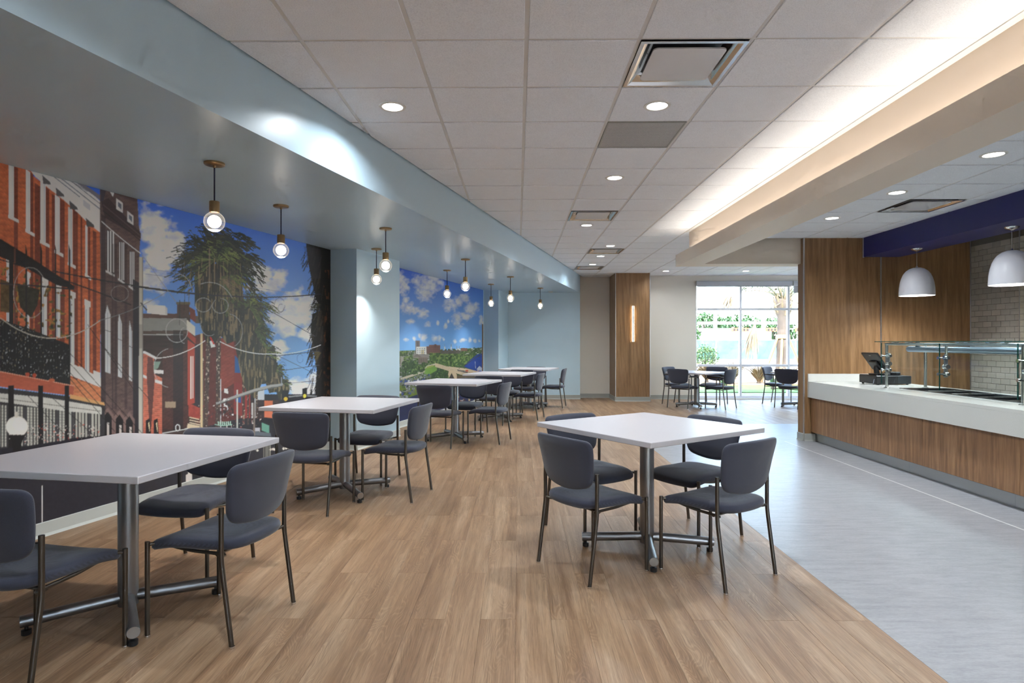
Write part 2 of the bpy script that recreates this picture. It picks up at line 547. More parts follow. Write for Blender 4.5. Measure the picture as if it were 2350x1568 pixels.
struct(bl, 'long pale blue dropped beam over the mural side of the room', 'beam')
poly = clip(clip([(-1.2,14.87),(1.53,14.87),(1.53,15.25),(-1.2,15.25)], 0, 1, 15.25), -math.cos(A15), math.sin(A15), -(OX*math.cos(A15) - OY*math.sin(A15)))
wb = MB().prism(poly, 0.0, CEIL+0.12).build('wall_end', M['blue'])
struct(wb, 'pale blue end wall behind the last table', 'wall')
# baseboards on the left
def base_run(name, pts, mat, label, h=0.105, t=0.012, idx=0):
    """rubber base with a little toe along a plan polyline (room on the right-hand side)"""
    b = MB()
    for (a, c) in zip(pts, pts[1:]):
        dx, dy = c[0]-a[0], c[1]-a[1]; L = math.hypot(dx, dy); ang = math.atan2(dy, dx)
        Mx = Matrix.Translation((a[0], a[1], 0)) @ Matrix.Rotation(ang, 4, 'Z')
        prof = [(0,0),(-t*1.9,0),(-t*1.5,0.008),(-t,0.02),(-t,h-0.004),(-t*0.6,h),(0,h)]
        vs = [(0,y,z) for y,z in prof] + [(L,y,z) for y,z in prof]; n = len(prof)
        fs = [(i,(i+1)%n,n+(i+1)%n,n+i) for i in range(n)] + [tuple(range(n))[::-1], tuple(range(n,2*n))]
        b.add(vs, fs, Mx)
    return struct(b.build(name, mat), label, 'baseboard')
base_run('baseboard_left', [W(-1.25,0), W(4.0,0), W(4.0,.386), W(5.245,.386), W(5.245,0), W(10.46,0)], M['base_light'], 'pale baseboard under the murals and round the wide pillar')
e1 = W(10.46, .35)
xe = e1[0] + (14.868-e1[1])*math.tan(A15)
base_run('baseboard_end', [W(10.46,0), e1, (xe,14.868), (1.53,14.868), (1.53,15.25)], M['base_grey'], 'grey rubber baseboard along the blue end wall')

# ---- far walls, wood column, window wall
wf = MB().box(1.53, 2.6, 15.25, 15.45, 0, CEIL+0.12).build('wall_far', M['beige'])
struct(wf, 'warm grey wall recess between the blue end wall and the wood column', 'wall')
base_run('baseboard_far', [(1.53,15.25), (2.31,15.25)], M['base_grey'], 'grey rubber baseboard in the recess beside the wood column')
col = MB().box(2.34, 3.10, 14.38, 15.25, 0, CEIL).build('column_wood', M['beige'])
struct(col, 'oak clad square column with a slim wall light', 'column')
MB().bbox(2.318, 3.122, 14.35, 14.38, 0.105, CEIL-0.002, 0.002).build('panel', M['oak'], col)
MB().bbox(2.31, 2.34, 14.382, 15.249, 0.105, CEIL-0.002, 0.002).build('panel', M['oak'], col)
MB().bbox(3.10, 3.13, 14.382, 14.899, 0.105, CEIL-0.002, 0.002).build('panel', M['oak'], col)
for x in (2.308, 3.118):
    MB().bbox(x, x+0.015, 14.343, 14.358, 0.105, CEIL-0.002, 0.002).build('corner_trim', M['alu'], col)
base_run('baseboard_column', [(2.31,15.25), (2.31,14.35), (3.13,14.35), (3.13,14.9)], M['base_grey'], 'grey rubber baseboard wrapped round the oak column')
WX0, WX1, WX2, WX3 = 4.375, 5.486, 6.66, 7.84
WZ0, WZ1 = 0.075, 2.83
b = MB()
b.box(3.10, WX0-0.005, 14.9, 15.12, 0, CEIL+0.12).box(WX0-0.005, 10.9, 14.9, 15.12, WZ1+0.01, CEIL+0.12).box(WX0-0.005, 10.9, 14.9, 15.12, 0, 0.02)
b.box(10.72, 10.9, 14.9, 15.12, 0.02, WZ1+0.01)
struct(b.build('wall_window', M['beige']), 'warm grey wall around the tall window', 'wall')
base_run('baseboard_window', [(3.13,14.9), (WX0-0.01,14.9)], M['base_grey'], 'grey rubber baseboard on the wall between column and window')
# window: frame bars and panes
M['frame'] = plastic('white_window_frame', (216, 217, 224), 0.4)
win = MB().box(WX0, 10.71, 14.96, 15.04, 0.02, WZ0).build('window_1', M['frame'])
struct(win, 'tall white framed window wall looking out on a palm tree', 'window')
fw = 0.05
MX = [WX0, WX1, WX2, WX3, 9.02, 10.66]  # the last bay is out of view, added for more daylight
MZ = [WZ0, 0.822, 2.212, WZ1]
for i, x in enumerate(MX):
    w = fw/2
    MB().bbox(x-w if i else x, x+w if i < 5 else x+fw, 14.95, 15.05, WZ0, WZ1, 0.004).build('mullion', M['frame'], win)
for i in range(5):
    xa = MX[i] + (fw if i == 0 else fw/2); xb = MX[i+1] - (fw/2 if i < 4 else 0)
    for z in (0.822, 2.212, WZ1-0.02):
        MB().bbox(xa, xb, 14.955, 15.045, z-0.028, z+0.028, 0.004).build('transom', M['frame'], win)
    for za, zb in ((WZ0, 0.794), (0.85, 2.184), (2.24, WZ1-0.05)):
        MB().box(xa, xb, 14.997, 15.003, za, zb).build('pane', M['window_glass'], win)
M['shade'] = plastic('roller_shade_case', (176, 178, 184), 0.45)
for (xa, xb, lab) in ((4.36, 6.695, 'long grey roller shade cassette over the window'), (6.71, 8.98, 'short grey roller shade cassette beside the oak wall')):
    sh = empty('roller_shade', ((xa+xb)/2, 14.85, 2.77)); tag(sh, lab, 'roller shade')
    L = (xb-xa)/2
    MB().bbox(-L, L, -0.045, 0.048, 0.0, 0.115, 0.008).build('cassette', M['shade'], sh)
    drop = 0.018 if xa < 5 else 0.17
    MB().bbox(-L+0.02, L-0.02, -0.006, 0.006, -drop, 0.004, 0.002).build('hem_bar', M['shade'], sh)
    for s in (-1, 1): MB().bbox(s*L-0.004, s*L+0.004, -0.05, 0.05, -0.004, 0.12, 0.002).build('end_cap', M['base_grey'], sh)

# ---- oak clad wall at the end of the counter, and the tiled wall behind the counter
RW_X0, RW_Y0, RW_Y1, TILE_X = 4.05, 8.62, 8.80, 6.40
wr = MB().box(RW_X0+0.02, 10.9, RW_Y0+0.02, RW_Y1, 0, CEIL+0.12).build('wall_oak', M['beige'])
struct(wr, 'tall oak panelled wall at the far end of the serving counter', 'wall')
MB().bbox(RW_X0+0.012, 5.128, RW_Y0, RW_Y0+0.02, 0.105, CEIL_R, 0.0015).build('panel', M['oak'], wr)
MB().bbox(5.146, TILE_X-0.012, RW_Y0, RW_Y0+0.02, 0.0, CEIL_R, 0.0015).build('panel', M['oak'], wr)
MB().bbox(RW_X0, RW_X0+0.02, RW_Y0+0.02, RW_Y1, 0.105, CEIL_R, 0.0015).build('panel', M['oak'], wr)
for (xa, xb, ya, yb) in ((RW_X0-0.003, RW_X0+0.013, RW_Y0-0.004, RW_Y0+0.018), (5.129, 5.145, RW_Y0-0.005, RW_Y0+0.015), (TILE_X-0.013, TILE_X, RW_Y0-0.008, RW_Y0+0.01)):
    MB().bbox(xa, xb, ya, yb, 0.105, CEIL_R, 0.002).build('trim_strip', M['alu'], wr)
base_run('baseboard_oak', [(RW_X0,RW_Y1), (RW_X0,RW_Y0), (4.24,RW_Y0)], M['base_grey'], 'grey baseboard at the corner of the oak panelled wall')
M['grout'] = paint('grout', (104, 99, 91), 0.9)
wt = MB().box(TILE_X, TILE_X+0.2, BACK_Y, RW_Y0, 0, CEIL+0.12).build('wall_tiled', M['grout'])
struct(wt, 'grey subway tiled wall behind the serving counter', 'wall')
def tile_mat(name, a, b_):
    t = NT(name); n = t.noise(t.coords((1,1,1), rnd=True), 9, 3)
    oi = t.node('ShaderNodeObjectInfo')
    c = t.mix(oi.outputs['Random'], srgb(*a), srgb(*b_))
    c = t.mix(0.25, c, t.ramp(n, [(0.3,(0.8,0.8,0.8,1)),(0.7,(1.08,1.08,1.08,1))]), 'MULTIPLY')
    t.set(Base_Color=c, Roughness=0.3)
    return t.m
M['subway'] = tile_mat('grey_subway_tile', (166,162,154), (182,177,168))
M['subway_pale'] = tile_mat('lighter_subway_tile', (188,182,166), (200,194,178))  # lighter tint for the tiles beyond the trim strip
TW_, TH_ = 0.1524, 0.0762
def subway(proud):
    b = MB(); g = 0.002
    x0, x1 = -proud, 0.0
    return b.bbox(x0, x1, -TW_/2+g, TW_/2-g, -TH_/2+g, TH_/2-g, 0.0016)
t1 = subway(0.006).mesh('subway_tile'); t1.materials.append(M['subway'])
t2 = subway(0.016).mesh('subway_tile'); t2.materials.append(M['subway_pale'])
TRIM_Y = 7.775
ntile = 0
for k in range(27):
    z = 0.955 + TH_*(k-3)
    y = RW_Y0 - (0.0 if k % 2 else TW_/2)
    if k % 2 == 0: MB().bbox(-0.006, 0, y+0.002, RW_Y0-0.01, z-TH_/2+0.002, z+TH_/2-0.002, 0.0016).build('subway_tile', M['subway'], wt, loc=(TILE_X,0,0))
    while y > 7.3:
        ya = y - TW_
        lo, hi = max(ya, TRIM_Y) if y > TRIM_Y + 0.03 else ya, min(y, RW_Y0-0.009)
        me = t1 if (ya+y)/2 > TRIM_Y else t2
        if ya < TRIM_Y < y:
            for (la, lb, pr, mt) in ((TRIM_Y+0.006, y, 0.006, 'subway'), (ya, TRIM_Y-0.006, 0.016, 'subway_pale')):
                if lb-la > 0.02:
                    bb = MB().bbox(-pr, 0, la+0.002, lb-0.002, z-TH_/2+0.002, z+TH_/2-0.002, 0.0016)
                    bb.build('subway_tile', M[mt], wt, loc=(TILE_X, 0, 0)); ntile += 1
        elif y >= RW_Y0-0.001:
            MB().bbox(-0.006, 0, ya+0.002, RW_Y0-0.01, z-TH_/2+0.002, z+TH_/2-0.002, 0.0016).build('subway_tile', M['subway'], wt, loc=(TILE_X,0,0)); ntile += 1
        else:
            link('subway_tile', me, wt, (TILE_X, (ya+y)/2, z)); ntile += 1
        y = ya
MB().bbox(TILE_X-0.02, TILE_X, TRIM_Y-0.007, TRIM_Y+0.005, 0.0, 2.86, 0.002).build('trim_strip', M['alu'], wt)

# ---- walls that close the room beyond the frame, with windows added for more daylight
def wall_with_added_windows(axis, c0, c1, a0, a1, z1, openings, zs_, name, label, first):
    """a wall slab along x or y with added unseen window openings between zs_; each opening gets frame bars and a pane"""
    def bx(b, a_, b_, lo, hi, za, zb):
        return b.box(a_, b_, lo, hi, za, zb) if axis == 'x' else b.box(lo, hi, a_, b_, za, zb)
    b = MB(); e = a0
    for (oa, ob) in openings:
        bx(b, e, oa, c0, c1, -0.004, z1); bx(b, oa, ob, c0, c1, -0.004, zs_[0]); bx(b, oa, ob, c0, c1, zs_[1], z1); e = ob
    bx(b, e, a1, c0, c1, -0.004, z1)
    w = struct(b.build(name, M['beige']), label, 'wall')
    m_ = (c0+c1)/2
    for k, (oa, ob) in enumerate(openings):
        fr = bx(MB(), oa, ob, m_-0.04, m_+0.04, zs_[0], zs_[0]+0.05).build('window_%d' % (first+k), M['frame'])
        struct(fr, 'added unseen white framed window %s' % (('in the right hand wall of the window area','behind the photographer','at the back')[first+k-2]), 'window')
        for x in (oa, (oa+ob)/2-0.025, ob-0.05): bx(MB(), x, x+0.05, m_-0.04, m_+0.04, zs_[0]+0.05, zs_[1]-0.05).build('mullion', M['frame'], fr)
        bx(MB(), oa, ob, m_-0.04, m_+0.04, zs_[1]-0.05, zs_[1]).build('transom', M['frame'], fr)
        for (xa, xb) in ((oa+0.05, (oa+ob)/2-0.025), ((oa+ob)/2+0.025, ob-0.05)): bx(MB(), xa, xb, m_-0.003, m_+0.003, zs_[0]+0.05, zs_[1]-0.05).build('pane', M['window_glass'], fr)
wall_with_added_windows('x', BACK_Y-0.2, BACK_Y, -7.5, 11.0, CEIL+0.15, [(1.2,3.5)], (0.8,2.5), 'wall_back', 'warm grey wall behind the photographer', 3)  # window out of view, added to brighten the room from behind
wall_with_added_windows('y', 10.9, 11.1, RW_Y1, 15.12, CEIL+0.15, [(9.2,14.7)], (0.15,2.85), 'wall_right', 'warm grey side wall of the window dining area', 2)  # side window out of view, added to light the pillar and murals

# ---- ceiling: deck, grid bars, lay-in tiles
G = 0.6096
GX0, GY0 = -1.781, 3.274
deck = MB().prism([(-7.5,BACK_Y-.2),(11.2,BACK_Y-.2),(11.2,15.6),(-4,15.6)], CEIL+0.15, CEIL+0.3).build('ceiling', M['deck'])
struct(deck, 'suspended ceiling of pale square tiles in a narrow grid', 'ceiling')
COVE_X, BAND_X, BEAM_XR, BEAM_Y1, BEAM_Y0 = 2.546, 2.347, 2.676, 9.02, 8.71
SA, SB = math.cos(A15), -math.sin(A15)
SC = SA*W(0,NB)[0] + SB*W(0,NB)[1]      # the beam face: SA*x+SB*y = SC
TZ = CEIL - 0.006                       # tiles hang a little below the bars
HALF = 0.0115
special = {}                            # ceiling cells that hold a fitting instead of a tile
for (i, j) in ((4,0),(4,2),(4,7),(5,12),(5,16)): special[(i,j)] = 1
def tile_piece(poly, z, cx, cy, parent=deck):
    b = MB(); n = len(poly)
    b.prism([(x-cx, y-cy) for x, y in poly], 0.0, 0.018)
    return b
full_tile = MB().bbox(-G/2+HALF, G/2-HALF, -G/2+HALF, G/2-HALF, 0, 0.018, 0.003).mesh('ceiling_tile'); full_tile.materials.append(M['tile'])
def tile_field(i0, i1, j0, j1, gx, gy, z, clips, skip=(), far=None):
    rest = MB()
    for i in range(i0, i1):
        for j in range(j0, j1):
            if (i, j) in skip: continue
            xa, ya = gx+i*G, gy+j*G
            poly = [(xa+HALF,ya+HALF),(xa+G-HALF,ya+HALF),(xa+G-HALF,ya+G-HALF),(xa+HALF,ya+G-HALF)]
            a0 = area(poly)
            for c in clips:
                if poly: poly = clip(poly, *c)
            if len(poly) < 3 or area(poly) < 0.004: continue
            cx, cy = xa+G/2, ya+G/2
            hidden = cy < 2.2
            if hidden:
                rest.prism(poly, z, z+0.018)
            elif abs(area(poly)-a0) < 1e-6:
                link('ceiling_tile', full_tile, deck, (cx, cy, z))
            else:
                MB().prism([(x-cx,y-cy) for x,y in poly], 0.0, 0.018).build('ceiling_tile', M['tile'], deck, loc=(cx,cy,z))
    if rest.v:
        r = rest.build('remaining_tiles', M['tile'], deck); r['kind'] = 'stuff'
# main field (left of the cove) and the field beyond the cove beam, by the window
left_clip = (-SA, -SB, -(SC+0.012))
tile_field(-6, 7, -11, 20, GX0, GY0, TZ, [left_clip, (1,0,COVE_X-0.004), (0,1,15.24), (0,-1,-BACK_Y)], skip=special)
tile_field(7, 8, 9, 20, GX0, GY0, TZ, [(0,-1,-(BEAM_Y1+0.004)), (0,1,14.895)])
tile_field(8, 15, 9, 20, GX0, GY0, TZ, [(0,-1,-(BEAM_Y1+0.004)), (0,1,14.895)])
# lower field over the serving line
RGX, RGY = 4.05-2*G-0.0, 5.079-8*G
tile_field(-1, 7, -5, 15, RGX, RGY, CEIL_R-0.006, [(-1,0,-(BEAM_XR+0.004)), (1,0,TILE_X-0.004), (0,1,RW_Y0-0.002), (0,-1,-BACK_Y)], skip={(2,10):1})
# grid bars
def bar(x0, x1, y0, y1, z, nm='grid_bar'):
    MB().bbox(x0, x1, y0, y1, z, z+0.03, 0.001).build(nm, M['tbar'], deck)
BZ = CEIL - 0.0005
for i in range(-5, 16):
    x = GX0 + i*G
    ya, yb = BACK_Y, 15.24
    if x > COVE_X: ya, yb = BEAM_Y1+0.004, 14.895
    else:
        ylim = (SC+0.012 - SA*x)/SB        # where the bar meets the blue beam
        if x > 2.32 : yb = 14.34
        yb = min(yb, ylim)
    if yb - ya > 0.1 and x < 10.8: bar(x-0.012, x+0.012, ya, yb, BZ, 'grid_runner')
for j in range(-10, 20):
    y = GY0 + j*G
    xa = (SC+0.012 - SB*y)/SA
    xb = COVE_X-0.003 if y < BEAM_Y1 else 10.8
    if y > 14.3: xb = 2.3
    bar(xa, xb, y-0.0117, y+0.0117, BZ+0.0005, 'cross_bar')
    if y > 14.3 and y < 14.89: bar(3.14, 10.8, y-0.0117, y+0.0117, BZ+0.0005, 'cross_bar')
for i in range(0, 7):
    x = RGX + i*G
    if BEAM_XR < x < TILE_X: bar(x-0.012, x+0.012, BACK_Y, RW_Y0-0.01, CEIL_R-0.0005, 'grid_runner')
for j in range(-4, 15):
    y = RGY + j*G
    if BACK_Y < y < RW_Y0-0.03: bar(BEAM_XR+0.003, TILE_X-0.02, y-0.0117, y+0.0117, CEIL_R, 'cross_bar')
# wall angle beside the cove and along the blue beam
MB().bbox(COVE_X-0.055, COVE_X, BACK_Y, BEAM_Y1, CEIL-0.008, CEIL+0.02, 0.001).build('edge_trim', M['tbar'], deck)
for (xa, xb, zz) in ((BEAM_XR, TILE_X, CEIL_R+0.03),):
    MB().box(xa, xb, BACK_Y, RW_Y0, zz, zz+0.01).build('plenum_liner', M['deck'], deck)

# ---- cove beam with its light trough, and the short return to the oak wall
cb = MB().box(COVE_X, BEAM_XR, BACK_Y, BEAM_Y1, 2.54, CEIL+0.14).build('beam_cove', M['cove'])
struct(cb, 'long peach and taupe beam with a lit cove over the serving line', 'beam')
MB().box(BAND_X, BEAM_XR, BACK_Y, BEAM_Y1, 2.52, 2.5395).build('soffit_board', M['band'], cb)
MB().box(BAND_X, BAND_X+0.018, BACK_Y, BEAM_Y1, 2.5395, 2.69).build('fascia_band', M['band'], cb)
MB().box(BAND_X+0.018, COVE_X, BEAM_Y1-0.018, BEAM_Y1, 2.5395, 2.69).build('end_board', M['band'], cb)
MB().box(BAND_X+0.105, BAND_X+0.165, BACK_Y+0.04, BEAM_Y1-0.14, 2.5395, 2.604).build('light_ledge', M['alu'], cb)
ls = MB().add([(BAND_X+0.115, BACK_Y+0.05, 2.607), (BAND_X+0.155, BACK_Y+0.05, 2.607), (BAND_X+0.155, BEAM_Y1-0.15, 2.607), (BAND_X+0.115, BEAM_Y1-0.15, 2.607)], [(0,1,2,3)]).build('light_strip', M['cove_led'], cb)
rb = MB().box(BEAM_XR, RW_X0+0.02, BEAM_Y0, BEAM_Y1, 2.52, CEIL+0.14).build('beam_return', M['band'])
struct(rb, 'short taupe dropped beam joining the cove beam to the oak wall', 'beam')
rb2 = MB().box(RW_X0+0.02, 10.9, RW_Y1, BEAM_Y1, 2.52, CEIL+0.14).build('beam_header', M['band'])
struct(rb2, 'taupe dropped beam behind the oak wall', 'beam')
nv = MB().bbox(4.882, 5.40, BACK_Y, RW_Y0-0.006, 2.602, CEIL_R, 0.003).build('beam_navy', M['navy'])
struct(nv, 'navy blue dropped beam above the serving counter', 'beam')
MB().bbox(4.876, 4.892, RW_Y0-0.022, RW_Y0-0.0005, 2.594, CEIL_R, 0.002).build('trim_strip', M['alu'], nv)

# ================================================================== CEILING FITTINGS
def area_light(name, parent, loc, watts, size, shape='DISK', spread=150, color=(0.86,0.94,1.0), rot=(0,0,0), size_y=None):
    d = bpy.data.lights.new(name, 'AREA'); d.shape = shape; d.size = size
    if size_y: d.size_y = size_y
    d.energy = watts; d.color = color; d.spread = R(spread)
    return link(name, d, parent, loc, rot)
ring_me = MB().lathe([(0.070,0.0),(0.070,-0.004),(0.074,-0.006),(0.090,-0.004),(0.093,0.0)], 36).mesh('trim_ring', 40); ring_me.materials.append(M['offwhite'])
lens_me = MB().lathe([(0.0701,-0.0005),(0.068,-0.002),(0,-0.0026)], 36).mesh('lens', 60); lens_me.materials.append(M['lens'])
def downlight(x, y, z, label, w=LAMP_W, group='round recessed downlights'):
    t = empty('downlight', (x, y, z)); tag(t, label, 'downlight', group)
    link('trim_ring', ring_me, t); link('lens', lens_me, t)
    area_light('lamp', t, (0,0,-0.008), w, 0.135)
    return t
ZT, ZR = TZ, CEIL_R-0.006
DL = [(-0.866, 4.19, ZT, 'round downlight nearest the pale blue beam'), (0.962, 4.19, ZT, 'round downlight between the large air diffuser and the perforated grille'),
      (0.962, 6.02, ZT, 'round downlight beyond the perforated ceiling grille'), (0.962, 8.46, ZT, 'round downlight just beyond the second air diffuser'),
      (1.572, 10.28, ZT, 'round downlight just in front of the third air diffuser'), (1.572, 11.50, ZT, 'round downlight just beyond the third air diffuser'),
      (1.572, 12.72, ZT, 'round downlight just in front of the farthest air diffuser'), (3.40, 13.94, ZT, 'round downlight above the armchairs left of the window'),
      (5.23, 13.94, ZT, 'round downlight above the middle of the window'), (5.45, 12.72, ZT, 'round downlight near the return beam in the window area'),
      (3.732, 4.79, ZR, 'nearest round downlight in the lower ceiling by the cove beam'), (3.732, 6.00, ZR, 'round downlight just in front of the air vent in the lower ceiling'),
      (3.732, 7.23, ZR, 'farthest round downlight in the lower ceiling near the oak wall')]
for d in DL: downlight(*d, w=LAMP_W*(0.5 if d[1] > 13.5 and d[0] > 3 else 1.0))
# unseen downlights added behind the photographer to brighten the room
for k, (x, y, z) in enumerate([(-0.866,1.75,ZT),(0.962,1.75,ZT),(-0.866,-0.7,ZT),(0.962,-0.7,ZT),(3.732,2.4,ZR),(3.732,0.0,ZR),(-2.7,-1.9,ZT)]):
    if k < 6: downlight(x, y, z, ['added unseen downlight behind the photographer by the blue beam','added unseen downlight behind the photographer by the cove','added unseen downlight at the back of the room by the blue beam',
       'added unseen downlight at the back of the room by the cove','added unseen downlight over the near end of the counter','added unseen downlight at the very start of the counter'][k])

# plaque diffusers in grid cells
def diffuser(x, y, z, label):
    t = empty('air_diffuser', (x, y, z)); tag(t, label, 'air diffuser', 'square air diffusers in the ceiling')
    h = G/2 - 0.013
    b = MB(); rr = []
    for s, zz in ((h, -0.004), (h, -0.007), (h-0.022, -0.007), (h-0.045, 0.006), (h-0.075, 0.038), (h-0.105, 0.058)):
        rr.append([(-s,-s,zz),(s,-s,zz),(s,s,zz),(-s,s,zz)])
    b.rings([r[::-1] for r in rr], False, False)
    b.build('cone_frame', M['alu_shiny'], t)
    MB().box(-h+0.09, h-0.09, -h+0.09, h-0.09, 0.052, 0.060).build('throat', M['black'], t)
    pb = MB(); s = 0.205; r = 0.03; ring = []
    for k in range(4):
        cx, cy = [(s-r,s-r),(-s+r,s-r),(-s+r,-s+r),(s-r,-s+r)][k]
        for q in range(5):
            a = PI/2*k + PI/8*q; ring.append((cx+r*math.cos(a), cy+r*math.sin(a)))
    pb.prism(ring, -0.004, 0.004)
    pb.build('plaque', M['plaque'], t)
    for sx in (-1,1):
        MB().tube([(sx*0.12, 0.12, 0.004), (sx*0.12, 0.12, 0.055)], 0.006, 8).build('hanger', M['alu'], t)
    return t
M['alu_shiny'] = metal('shiny_aluminium', (205, 203, 200), 0.16, amt=0.06)
M['plaque'] = paint('satin_plaque', (212, 211, 212), 0.35, 0.0)
cell = lambda i, j: (GX0+(i+0.5)*G, GY0+(j+0.5)*G)
diffuser(*cell(4,0), TZ+0.002, 'largest, nearest square air diffuser in the main ceiling')
diffuser(*cell(4,7), TZ+0.002, 'second square air diffuser, beyond the perforated grille')
diffuser(*cell(5,12), TZ+0.002, 'third square air diffuser, between two far downlights')
diffuser(*cell(5,16), TZ+0.002, 'farthest square air diffuser, near the wood column')
diffuser(RGX+2.5*G, RGY+10.5*G, CEIL_R-0.004, 'square air diffuser in the lower ceiling by the navy beam')
# perforated return grille
g = empty('return_grille', (*cell(4,2), TZ+0.001)); tag(g, 'grey perforated return air grille in the main ceiling', 'air grille')
def perf():
    t = NT('perforated_sheet'); v = t.coords((1,1,1), kind='Object')
    vo = t.node('ShaderNodeTexVoronoi', feature='F1'); t.l(v, vo.inputs['Vector']); vo.inputs['Scale'].default_value = 115.0; vo.inputs['Randomness'].default_value = 0.0
    t.set(Base_Color=t.ramp(vo.outputs['Distance'], [(0.30, srgb(120,120,120)), (0.42, srgb(196,196,195))]), Roughness=0.5)
    return t.m
M['perf'] = perf()
hh = G/2-0.013
MB().box(-hh+0.004, hh-0.004, -hh+0.004, hh-0.004, 0.0, 0.006).build('perforated_sheet', M['perf'], g)
for (xa,xb,ya,yb) in ((-hh,hh,-hh,-hh+0.012),(-hh,hh,hh-0.012,hh),(-hh,-hh+0.012,-hh+0.012,hh-0.012),(hh-0.012,hh,-hh+0.012,hh-0.012)):
    MB().bbox(xa,xb,ya,yb,-0.003,0.006,0.001).build('frame_bar', M['base_grey'], g)

# globe pendants under the blue beam
canopy_me = MB().lathe([(0,0),(0.066,0),(0.066,-0.012),(0.060,-0.017),(0.010,-0.018),(0.008,-0.034),(0,-0.034)], 32).mesh('canopy', 40); canopy_me.materials.append(M['brass'])
GZ = 2.213 - SOFFIT      # centre of the globe below the beam
cord_me = MB().tube([(0,0,-0.03),(0,0,GZ+0.135)], 0.005, 8).mesh('cord', 60); cord_me.materials.append(M['cord'])
sock_me = MB().lathe([(0,GZ+0.137),(0.030,GZ+0.137),(0.0325,GZ+0.134),(0.0325,GZ+0.062),(0.028,GZ+0.060),(0,GZ+0.060)], 28).mesh('socket', 40); sock_me.materials.append(M['brass'])
def sphere_prof(r, zc, a0=0.0, n=18):
    return [(r*math.sin(a0+(PI-a0)*k/n), zc + r*math.cos(a0+(PI-a0)*k/n)) for k in range(n+1)]
globe_me = MB().lathe(sphere_prof(0.067, GZ, R(26)), 36).mesh('glass_globe', 80)
def bulb_glass():
    t = NT('globe_glass'); t.n.remove(t.p)
    tr = t.node('ShaderNodeBsdfTransparent'); tr.inputs['Color'].default_value = (0.95,0.93,0.90,1)
    gl = t.node('ShaderNodeBsdfGlossy'); gl.inputs['Roughness'].default_value = 0.02
    em = t.node('ShaderNodeBsdfTranslucent'); em.inputs['Color'].default_value = (0.95,0.92,0.86,1)
    lw = t.node('ShaderNodeLayerWeight'); lw.inputs['Blend'].default_value = 0.45
    n = t.noise(t.coords((30,30,30)), 1.0, 2)
    a = t.node('ShaderNodeMixShader'); t.l(t.math('MULTIPLY', lw.outputs['Facing'], 0.14), a.inputs[0]); t.l(tr.outputs[0], a.inputs[1]); t.l(em.outputs[0], a.inputs[2])
    fr = t.node('ShaderNodeFresnel'); fr.inputs['IOR'].default_value = 1.5
    b = t.node('ShaderNodeMixShader'); geo = t.node('ShaderNodeNewGeometry'); t.l(t.math('MULTIPLY', t.math('ADD', fr.outputs[0], t.math('MULTIPLY', n, 0.03)), t.math('SUBTRACT', 1.0, geo.outputs['Backfacing'])), b.inputs[0]); t.l(a.outputs[0], b.inputs[1]); t.l(gl.outputs[0], b.inputs[2])
    t.l(b.outputs[0], t.out.inputs['Surface'])
    return t.m
M['globe'] = bulb_glass(); globe_me.materials.append(M['globe'])
core_me = MB().lathe(sphere_prof(0.043, GZ), 28).mesh('glowing_core', 80); core_me.materials.append(M['glow_disc'])
BULBS = [(-2.047,4.075,'nearest globe pendant, hanging in front of the tall mural palm'), (-2.097,5.355,'globe pendant second from the left, in front of the mural sky'),
         (-1.402,6.43,'larger of the two globe pendants before the blue pillar'), (-1.829,7.84,'lower of the two globe pendants before the blue pillar'),
         (-0.762,8.84,'upper globe pendant in front of the skyline mural'), (-1.185,10.175,'lower left globe pendant in front of the skyline mural'),
         (-0.132,11.201,'globe pendant nearest the last blue pillar corner, larger one'), (-0.553,12.626,'small globe pendant beside the right edge of the skyline mural'),
         (0.507,13.55,'farthest and rightmost globe pendant before the blue end wall')]
for x, y, lab in BULBS:
    t = empty('globe_pendant', (x, y, SOFFIT)); tag(t, lab, 'pendant lamp', 'globe pendants under the blue beam')
    link('canopy', canopy_me, t); link('cord', cord_me, t); link('socket', sock_me, t); link('glass_globe', globe_me, t); link('glowing_core', core_me, t)
    area_light('lamp', t, (0,0,GZ-0.0445), BULB_W, 0.05, spread=112, color=(1.0,0.97,0.93))
sp = empty('ceiling_disc', (0.788, 14.5, SOFFIT)); tag(sp, 'small white ceiling disc on the blue beam near the end wall', 'disc_fitting')  # small plain disc fitting under the beam
MB().lathe([(0,0),(0.055,0),(0.055,-0.012),(0.035,-0.03),(0,-0.032)], 24).build('housing', M['offwhite'], sp, 40)
MB().lathe([(0.036,-0.029),(0.04,-0.022),(0.046,-0.02)], 24).build('vent_ring', M['base_grey'], sp, 40)

# dome pendants over the counter
Zt = 2.602
dome_o = [(0.012,-0.243),(0.045,-0.247),(0.085,-0.262),(0.122,-0.290),(0.150,-0.328),(0.171,-0.378),(0.186,-0.435),(0.196,-0.505),(0.201,-0.605)]
dome_i = [(r-0.006 if r > 0.02 else 0.006, z-0.005) for r, z in dome_o[1:-1]] + [(0.195,-0.605)]
dome_me = MB().lathe(dome_o + dome_i[::-1] + [(0, -0.258)], 48).mesh('shade', 35); dome_me.materials.append(M['dome_white'])
dcan_me = MB().lathe([(0,0),(0.066,0),(0.062,-0.010),(0.050,-0.020),(0.030,-0.026),(0.012,-0.036),(0,-0.036)], 32).mesh('canopy', 35); dcan_me.materials.append(M['chrome'])
drod_me = MB().tube([(0,0,-0.03),(0,0,-0.246)], 0.0045, 10).mesh('stem', 60); drod_me.materials.append(M['chrome'])
dfer_me = MB().lathe([(0,-0.225),(0.009,-0.226),(0.013,-0.238),(0.018,-0.252),(0,-0.252)], 20).mesh('ferrule', 40); dfer_me.materials.append(M['chrome'])
ddif_me = MB().lathe([(0.1955,-0.585),(0.10,-0.587),(0,-0.588)], 40).mesh('diffuser', 60); ddif_me.materials.append(M['lens'])
